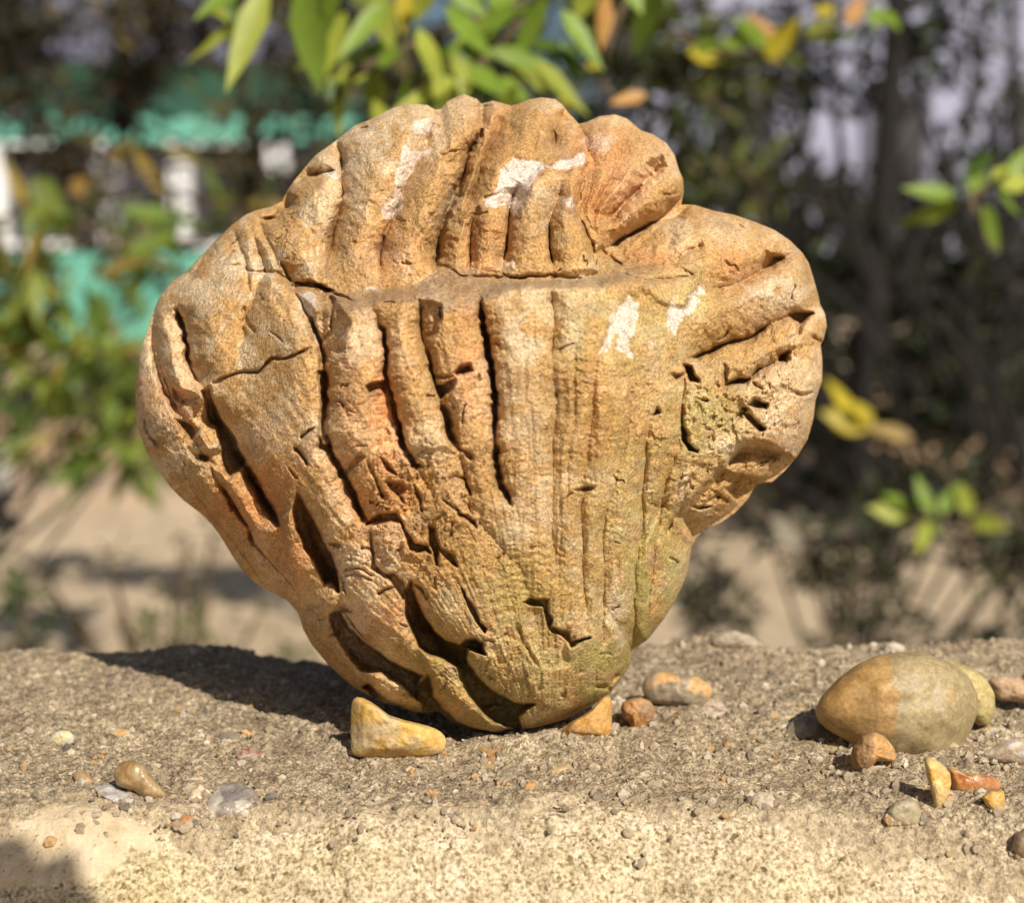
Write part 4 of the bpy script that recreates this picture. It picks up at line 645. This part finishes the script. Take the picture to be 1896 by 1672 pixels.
bld = empty('added_pale_house', 'pale lavender grey house added for bright gaps between the branches at the upper right', 'house')  # invented house, put in to brighten the gaps between the branches
pw, t, b = new_mat('pale_render_wall'); n1 = noise_tex(t, 1.2, 4, .6); t.links.new(ramp(t, n1.outputs[0], [(.3, (.27,.28,.38)), (.7, (.38,.39,.52))]), b.inputs['Base Color']); b.inputs['Roughness'].default_value = .85  # lavender wall tone stands in for bright sky gaps
mesh_obj('wall', *box_geo(1.6, 11, 21, 27, GZ, 3.6), pw, bld, smooth=False)
mesh_obj('roof', [(1.3, 20.6, 3.6), (11.3, 20.6, 3.6), (11.3, 24, 5.6), (1.3, 24, 5.6), (1.3, 27.4, 3.6), (11.3, 27.4, 3.6)], [(0,1,2,3), (3,2,5,4), (0,4,5,1)], sm, bld, smooth=False, tris=[(0,3,4), (1,5,2)])
for xa in (2.6, 4.6, 6.4, 8.4):
    fr = mesh_obj('window', *join([box_geo(xa, xa + .1, 20.93, 20.99, .5, 1.9), box_geo(xa + .8, xa + .9, 20.93, 20.99, .5, 1.9), box_geo(xa + .1, xa + .8, 20.94, 20.99, .5, .6), box_geo(xa + .1, xa + .8, 20.94, 20.99, 1.8, 1.9)]), sm, bld, smooth=False)
    mesh_obj('pane', *box_geo(xa + .1, xa + .8, 20.96, 20.985, .6, 1.8), dm, fr, smooth=False)

# ---- white pot cut by the left edge
pot = empty('plant_pot', 'white pot on a dark base at the left edge of the paving', 'pot')
pc = at_Y(np.array(-18.), np.array(925.), np.array(4.4)); pz = pc[2]
def lathe(prof, c, n=32):
    an = np.linspace(0, 2*np.pi, n, endpoint=False); V = np.array([[(c[0] + r*math.cos(a), c[1] + r*math.sin(a), z) for a in an] for r, z in prof]); return V.reshape(-1, 3), grid_quads(len(prof), n, True)
zg = GZ
mesh_obj('pot_body', *lathe([(.02, pz+.02), (.055, pz+.02), (.07, pz+.10), (.075, pz+.125), (.065, pz+.125), (.05, pz+.09), (.0, pz+.085)], pc), wm, pot)
mesh_obj('pot_base', *lathe([(0, zg), (.09, zg), (.085, zg+.02), (.05, zg+.05), (.05, pz-.02), (.075, pz+.0), (.075, pz+.019), (0, pz+.019)], pc), BARK, pot)

# ---- far hedge and trees
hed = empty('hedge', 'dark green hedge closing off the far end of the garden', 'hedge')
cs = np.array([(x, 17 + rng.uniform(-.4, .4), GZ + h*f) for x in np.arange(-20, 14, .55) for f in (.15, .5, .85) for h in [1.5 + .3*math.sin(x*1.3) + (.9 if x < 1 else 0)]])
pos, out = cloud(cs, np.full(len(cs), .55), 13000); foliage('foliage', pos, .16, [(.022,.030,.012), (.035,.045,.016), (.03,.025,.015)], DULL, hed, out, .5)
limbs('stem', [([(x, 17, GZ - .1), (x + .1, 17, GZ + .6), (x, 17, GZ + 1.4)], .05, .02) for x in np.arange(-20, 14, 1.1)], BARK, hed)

def tree(name, label, cat, trunk, branches, centres, radii, n, leaf, cols, mat, bark, group=None, aspect=.34, wts=None, tr=(.05, .02), down=.25):
    o = empty(name, label, cat, group)
    limbs('trunk', [(trunk, *tr)], bark, o)
    if branches: limbs('branch', branches, bark, o)
    if n: pos, out = cloud(centres, radii, n); foliage('crown', pos, leaf, cols, mat, o, out, aspect, wts, down)
    return o
# thin dark tree in front of the summer house
Y = 6.2; c = [(60,-40),(-80,60),(260,30),(420,-60),(120,110),(330,140),(30,180),(560,60),(520,240),(220,240),(-100,300),(440,330),(300,300),(560,380),(90,370)]
_n = len(c); c = c + [(rng.uniform(-60, 640), rng.uniform(-70, 215)) for _ in range(26)] + [(rng.uniform(-60, 640), rng.uniform(230, 470)) for _ in range(8)]; cp3 = px(c, Y) + rng.uniform(-.25, .25, (len(c), 3))
tree('thin_tree', 'sparse brown and olive tree in front of the teal summer house', 'tree', px([(560,1010),(545,700),(500,400),(430,100),(400,-200)], Y),
     [(px([(500,400),(380,280),(200,200),(40,180)], Y), .018, .006), (px([(440,150),(300,40),(120,-20)], Y), .016, .006), (px([(545,600),(440,430),(300,330),(120,360)], Y), .016, .005), (px([(470,250),(560,120),(600,-60)], Y), .014, .006)],
     cp3, [.2,.22,.2,.25,.14,.16,.14,.2,.18,.14,.2,.14,.12,.16,.12] + [.14]*34, 4300, .10, [(.03,.03,.016), (.06,.06,.022), (.13,.10,.035), (.04,.028,.018), (.025,.02,.015)], DULL, BARK, aspect=.3, tr=(.03, .014))
# big tree on the right, deep shade put into its near-black colours
Y = 4.6; c = [(1330,60),(1440,-80),(1560,40),(1680,60),(1820,-60),(1960,60),(1380,520),(1480,560),(1560,520),(1640,640),(1740,560),(1840,620),(1940,540),(1500,760),(1620,800),(1720,820),(1840,800),(1950,860),(1560,960),(1680,980),(1800,960),(1920,1000),(1880,1120),(1760,1120),(1500,640),(1960,330),(1900,180),(1440,420),(1620,460)]
cp3 = px(c, Y) + rng.uniform(-.3, .3, (len(c), 3)); cp3[:, 1] += .15
up = px([(1300,-300),(1450,-420),(1600,-350),(1750,-450),(1900,-350),(2050,-250),(2100,-500),(1500,-600),(1800,-650)], Y) + rng.uniform(-.35, .35, (9, 3))
rad = np.array([.16]*len(c)); rad[:6] = .15; rad[6:24] = .25; up[:, 2] += .1
ur = px([(1290,40),(1380,150),(1480,60),(1590,170),(1690,90),(1790,200),(1890,90),(1440,270),(1560,300),(1680,330),(1800,350),(1910,260),(1330,280),(1650,210),(1500,-20),(1750,0),(1860,0)], Y) + rng.uniform(-.2, .2, (17, 3))
twigs = []
for _k in range(36):
    x_, y_ = rng.uniform(1290, 1950), rng.uniform(450, 1150); a_ = rng.uniform(-1.15, .15); l_ = rng.uniform(300, 800); b2 = a_ + rng.uniform(-.5, .5)
    twigs.append((px([(x_, y_), (x_ + .4*l_*math.sin(a_), y_ - .4*l_*math.cos(a_)), (x_ + .7*l_*math.sin(a_) + .1*l_*math.sin(b2), y_ - .8*l_*math.cos(b2)), (x_ + l_*math.sin(b2), y_ - l_*math.cos(b2))], rng.uniform(3.6, 4.6)), rng.uniform(.007, .015), .005))
tree('shade_toned_tree', 'big tree with forked branches in deep-shade colours right of the fossil', 'tree', px([(1600,1560),(1590,1200),(1592,1000),(1570,850),(1600,650),(1640,400),(1660,0),(1690,-500)], 4.1),
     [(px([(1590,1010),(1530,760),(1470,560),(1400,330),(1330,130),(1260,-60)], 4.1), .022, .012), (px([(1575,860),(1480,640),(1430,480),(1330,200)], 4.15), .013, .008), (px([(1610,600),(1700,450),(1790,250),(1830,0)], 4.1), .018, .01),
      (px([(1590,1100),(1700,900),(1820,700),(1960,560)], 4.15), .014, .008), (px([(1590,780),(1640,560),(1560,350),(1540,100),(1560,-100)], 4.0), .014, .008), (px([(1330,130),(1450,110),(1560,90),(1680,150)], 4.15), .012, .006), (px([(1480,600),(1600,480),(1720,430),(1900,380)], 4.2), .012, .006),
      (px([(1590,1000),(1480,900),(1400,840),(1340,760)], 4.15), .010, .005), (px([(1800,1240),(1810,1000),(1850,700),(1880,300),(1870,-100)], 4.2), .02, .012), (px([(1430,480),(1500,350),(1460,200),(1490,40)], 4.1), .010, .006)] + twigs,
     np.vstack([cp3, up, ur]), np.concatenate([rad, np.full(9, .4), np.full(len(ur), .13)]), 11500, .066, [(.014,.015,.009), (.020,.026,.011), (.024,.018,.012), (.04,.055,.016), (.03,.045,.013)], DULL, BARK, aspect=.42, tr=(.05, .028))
ecs = px([(1180,470),(1300,560),(1420,600),(1540,640),(1660,600),(1780,560),(1900,600),(2020,560),(1250,700),(1380,760),(1500,800),(1640,780),(1760,740),(1880,780),(2000,740),(1440,900),(1560,920),(1720,900),(1860,920),(1980,900),(1620,1010),(1780,1030),(1940,1030),(1480,480),(1720,450),(1880,460)], 6.2) + rng.uniform(-.2, .2, (26, 3))
ev = empty('evergreen_shrub', 'wide evergreen shrub in deep-shade colours standing behind the big dark tree', 'shrub')
pos, out = cloud(ecs, np.full(26, .36), 7000); foliage('foliage', pos, .085, [(.010,.012,.007), (.018,.019,.010), (.022,.016,.012)], DULL, ev, out, .5)  # deep shade put into the near-black leaf colours
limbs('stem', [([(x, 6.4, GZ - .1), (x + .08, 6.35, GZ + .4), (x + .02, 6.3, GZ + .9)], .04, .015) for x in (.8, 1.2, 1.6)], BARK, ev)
tall = px([(640,20),(720,-60),(800,40),(880,-40),(960,60),(1040,-20),(1120,60),(1200,0),(1270,120),(700,140),(820,160),(940,180),(1060,160),(1180,180),(1290,240),(1240,330),(1310,380),(1330,20),(1350,160)], 2.4) + rng.uniform(-.1, .1, (19, 3))
ts = empty('tall_shrub', 'tall green shrub showing above the top edge of the fossil', 'shrub')
pos, out = cloud(tall, np.full(19, .085), 1500); foliage('crown', pos, .06, [(.05,.075,.018), (.035,.045,.014), (.12,.15,.03), (.03,.024,.015), (.10,.085,.03)], DULL, ts, out, .36)
limbs('stem', [(px([(980,1500),(960,900),(940,500),(a_, 60)], 2.4), .012, .005) for a_ in (700, 860, 1040, 1200, 1290)], BARK, ts)
# low scrub between the paving and the wall
def scrub(label, spots, Y, n, leaf, cols, mat, r=.05, group=None, name='shrub', stem=True, aspect=.3, twig=(.006,.003), root=None):
    P = px(spots, Y) + rng.uniform(-.04, .04, (len(spots), 3)); o = empty(name, label, 'shrub', group)
    rt = P.mean(0) if root is None else px([root], Y)[0]; rt = np.array([rt[0], rt[1], GZ])
    limbs('stem', [([rt, rt*.5 + p*.5 + np.array([0, 0, -.02]), p], *twig) for p in P], TWIG if stem else BARK, o)
    pos, out = cloud(P, np.full(len(P), r), n); foliage('foliage', pos, leaf, cols, mat, o, out, aspect)
    return o
scrub('yellow-green shrub at the left edge beside the fossil', [(20,520),(90,560),(160,600),(60,640),(0,600),(200,690),(150,760),(60,440),(-60,520),(260,730),(-40,660)], 1.9, 165, .08, [(.16,.22,.03), (.22,.26,.04), (.12,.19,.03), (.30,.22,.04)], LEAF, .06, root=(-420,1000), stem=False, twig=(.004,.002))
scrub('bushy green shrub below the summer house windows', [(300,440),(250,480),(330,500),(400,430),(230,560),(300,580),(180,440),(420,380)], 3.0, 55, .10, [(.10,.15,.03), (.14,.2,.035), (.2,.15,.03)], LEAF, .07, root=(-420,900), stem=False, twig=(.004,.002))
scrub('leafy green shrub spilling over the brick path', [(40,720),(110,700),(160,790),(230,640),(0,790),(240,800),(80,800),(190,720),(230,870),(150,700),(20,650)], 2.6, 230, .085, [(.09,.15,.025), (.12,.18,.03), (.17,.2,.04)], LEAF, .055, root=(-420,900), stem=False, twig=(.004,.002))
scrub('bare twiggy shrub on the sandy paving at the left', [(290,1080),(200,1000),(380,1150),(330,1010),(420,1050),(250,1180),(150,1100),(470,1130),(300,1160),(340,1110),(90,1060),(400,990)], 2.3, 120, .03, [(.06,.06,.025), (.09,.08,.03)], DULL, .035, twig=(.007,.004), root=(310,1240))
scrub('dark low shrub at the left end of the wall', [(0,1150),(-60,1090),(40,1190),(-30,1200),(20,1230)], 1.6, 120, .035, [(.035,.05,.015), (.06,.08,.02)], DULL, .03, root=(-40,1300))
scrub('small olive shrub behind the wall by the fossil shadow', [(300,1180),(270,1200),(340,1150),(530,1180),(560,1200)], 2.2, 60, .035, [(.08,.1,.02), (.06,.07,.02)], DULL, .025, root=(400,1300))
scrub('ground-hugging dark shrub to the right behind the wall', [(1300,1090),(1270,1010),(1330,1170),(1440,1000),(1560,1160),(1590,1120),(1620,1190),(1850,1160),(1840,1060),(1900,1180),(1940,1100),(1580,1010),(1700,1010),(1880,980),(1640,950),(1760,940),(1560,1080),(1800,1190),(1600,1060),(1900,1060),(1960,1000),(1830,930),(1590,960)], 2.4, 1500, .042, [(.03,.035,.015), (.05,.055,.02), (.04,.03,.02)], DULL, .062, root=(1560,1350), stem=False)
# ---- near leafy sprays, leaf by leaf: (base, tip, width px, colour)
GRN = (.20,.30,.035); YG = (.34,.38,.05); YEL = (.52,.42,.035); ORG = (.50,.26,.07); DG = (.10,.17,.03)
def spray(label, leaves, Y, stems, group=None, name='leafy_branch', jig=.03, width_k=.85, radius=.0022, extra=None):
    o = empty(name, label, 'branch', group); L = leaves
    b_ = px([l[0] for l in L], Y); t_ = px([l[1] for l in L], Y); off = rng.uniform(-jig, jig, len(L)); b_[:, 1] += off; t_[:, 1] += off + rng.uniform(-jig, jig, len(L))*.8
    dist = (Y - CAM[1]); wd = np.array([l[2] for l in L])*dist/FPX*width_k
    nm = np.tile(np.array([.15, -.9, .45]), (len(L), 1)) + rng.normal(0, .18, (len(L), 3))
    cl_ = [l[3] for l in L]
    if extra:
        b_ = np.vstack([b_, extra[0]]); t_ = np.vstack([t_, extra[1]]); wd = np.concatenate([wd, extra[2]]); nm = np.vstack([nm, np.tile(SUN, (len(extra[0]), 1))]); cl_ = cl_ + [GRN]*len(extra[0])
    v, q = leaf_geo(b_, t_, wd, nm, .10); mesh_obj('foliage', v, q, LEAF, o, col=np.repeat(np.array(cl_)*(1 + rng.uniform(-.12, .12, (len(cl_), 1))), 15, 0))
    if extra: limbs('stem', [(extra[3], radius, radius*.6)], TWIG, o)  # added stem carrying the unseen shading leaves
    limbs('stem', [(px(s, Y) + np.array([0, .004, 0]), radius, radius*.6) for s in stems], TWIG, o)
    return o
# unseen leaves added over the viewer to shade the sandstone's lower left corner
_sp = np.array([(-60,1600,90,1640),(-40,1660,130,1690),(40,1620,150,1680),(-120,1620,20,1700),(60,1700,210,1720),(-60,1740,120,1760),(-150,1680,0,1760),(-160,1560,-20,1610)], float)
def over(u_, v_, t_): return CAM + ray(u_, v_)*ground_hit(u_, v_)[:, None] + SUN*t_
_sp = np.vstack([_sp, _sp + np.array([-22, 34, -30, 26.])])
_eb, _et = over(_sp[:,0], _sp[:,1], .40), over(_sp[:,2], _sp[:,3], .39)
_shade_leaves = (_eb, _et, np.full(len(_sp), .0135), np.vstack([px([(700,-420)], .36), [[-.15, .05, .42]], [[-.3, -.12, .52]], [[-.3, -.45, .48]], [[-.08, -.50, .36]], _eb.mean(0)[None], _et.mean(0)[None]]))
GRP = 'leafy branches hanging over the top of the picture'
spray('green branch of long drooping leaves over the top left of the fossil', [((512,-10),(458,190),62,YG),((560,-30),(588,172),86,GRN),((480,10),(328,108),50,YG),((440,30),(345,-20),40,YG),((470,-20),(390,60),44,GRN),((400,-60),(440,50),40,DG),((620,-40),(600,70),40,GRN)], .36, [[(640,-60),(560,-30),(480,0),(400,-50),(300,-160)], [(560,-30),(620,-180),(700,-420)]], GRP, extra=_shade_leaves)
spray('dense branch of yellow-green leaves right above the fossil', [((690,-20),(725,95),70,YG),((660,110),(625,165),60,YG),((690,110),(660,70),56,YG),((690,120),(680,225),56,YG),((700,120),(750,95),50,GRN),((760,-30),(745,60),60,YEL),((800,-40),(770,40),60,YG),((930,30),(775,130),66,GRN),((880,70),(790,160),50,GRN),((890,110),(780,220),46,YG),((870,130),(940,190),54,GRN),((945,95),(1020,170),62,YG),((920,150),(985,185),56,GRN),((960,20),(860,60),50,GRN),((1010,40),(960,60),36,YEL),((980,60),(1090,130),40,DG),((900,-20),(1000,30),60,GRN),((840,-20),(900,40),60,GRN),((620,140),(600,190),40,DG),((1040,70),(1080,170),40,DG)] + [((x, y), (x + 140*math.cos(a_), y + 140*math.sin(a_)), 46, c_) for x, y, a_, c_ in [(640,20,1.9,YG),(720,10,2.2,GRN),(780,60,1.2,YG),(830,20,.9,GRN),(850,150,2.6,YG),(760,150,1.7,GRN),(990,120,.8,YG),(930,0,2.4,YG),(1010,-10,2.0,GRN),(860,60,1.6,YG),(700,190,1.2,YG),(660,60,2.7,GRN),(960,170,2.3,YG),(610,110,1.5,YG),(1040,20,1.0,GRN),(800,110,.4,YG),(740,70,2.9,GRN),(905,90,.3,GRN)]], .42, [[(640,140),(760,80),(900,30),(1020,-20),(1200,-200)], [(880,130),(930,70),(980,20)]], GRP)
spray('branch with an orange dying leaf over the top right of the fossil', [((1100,-40),(1060,52),56,YG),((1120,0),(1105,108),44,ORG),((1215,-20),(1172,104),66,GRN),((1150,-30),(1180,40),50,GRN),((1190,180),(1120,200),34,ORG),((1060,200),(1040,170),30,YEL),((1100,120),(1080,140),28,YEL)], .46, [[(1060,-30),(1150,-60),(1260,-120),(1400,-300)], [(1200,-80),(1130,60),(1110,150),(1150,190)]], GRP)
spray('branch of mixed yellow and green leaves at the top right', [((1420,90),(1340,40),50,GRN),((1430,80),(1380,20),44,ORG),((1400,80),(1320,75),40,GRN),((1410,110),(1470,40),46,YEL),((1440,100),(1490,20),40,YEL),((1420,90),(1455,115),40,YEL),((1500,60),(1570,35),44,YG),((1520,70),(1590,60),40,GRN),((1560,50),(1600,-10),40,ORG),((1620,20),(1600,60),44,GRN),((1640,10),(1660,60),36,GRN),((1270,100),(1340,110),52,YEL),((1280,90),(1330,90),44,GRN),((1500,40),(1540,10),40,YEL)], .8, [[(1250,60),(1330,90),(1430,110),(1540,50),(1680,-40),(1800,-200)]], GRP)
spray('bright green sprig of narrow leaves at the right edge', [((1795,360),(1690,345),48,GRN),((1800,375),(1700,415),46,YG),((1800,380),(1850,470),46,GRN),((1810,360),(1840,290),40,GRN),((1830,350),(1900,330),44,YG),((1840,350),(1910,400),44,GRN),((1860,330),(1900,270),44,GRN),((1780,330),(1830,280),36,DG),((1830,480),(1825,520),36,DG),((1850,340),(1930,300),50,YG)], .62, [[(1795,370),(1850,335),(1950,270),(2150,150)], [(1800,370),(1840,470)]])
spray('yellow-green sprig low on the right between dark branches', [((1690,960),(1610,945),50,YG),((1700,950),(1640,920),44,GRN),((1710,960),(1680,1015),44,YG),((1720,950),(1700,880),36,GRN),((1740,950),(1780,895),36,GRN),((1790,950),(1775,890),40,YG),((1800,960),(1810,1000),40,YEL),((1800,960),(1865,975),44,YG),((1800,955),(1820,920),34,YEL),((1730,970),(1750,990),40,GRN)], 1.0, [[(1680,970),(1740,950),(1800,960),(1900,900),(2100,800)]])
spray('yellow and rust sprig beside the right edge of the fossil', [((1600,790),(1515,760),60,YEL),((1580,770),(1530,700),50,YEL),((1610,780),(1560,735),40,YEL),((1620,790),(1540,800),40,(.36,.25,.05)),((1690,810),(1590,785),40,(.36,.25,.09))], 1.7, [[(1560,775),(1640,800),(1760,860),(1800,1000),(1800,1300)]], radius=.003)
spray('dim olive sprig in front of the teal summer house', [((320,400),(220,385),44,(.16,.24,.03)),((300,360),(230,260),34,(.28,.20,.04)),((200,300),(260,250),30,(.22,.15,.03)),((60,330),(130,400),60,(.15,.2,.03)),((150,360),(180,330),50,(.32,.2,.05)),((100,370),(60,420),40,(.2,.24,.04)),((380,300),(300,270),30,(.2,.17,.04)),((240,470),(330,430),50,(.16,.22,.03)),((200,500),(290,480),40,(.3,.2,.05))], 1.3, [[(-40,420),(80,370),(220,330),(330,300),(420,310)], [(80,370),(200,440),(300,450)]])
# twisted dry stalks that mottle the view below the fossil on the left
spray('grey seed heads on thin stalks behind the wall', [((1480,1010),(1420,950),44,(.3,.27,.2)),((1560,1000),(1590,960),30,(.28,.26,.2))], 1.4, [[(1300,860),(1420,950),(1480,1020),(1560,1230)], [(1560,1230),(1590,1100),(1580,980)]])
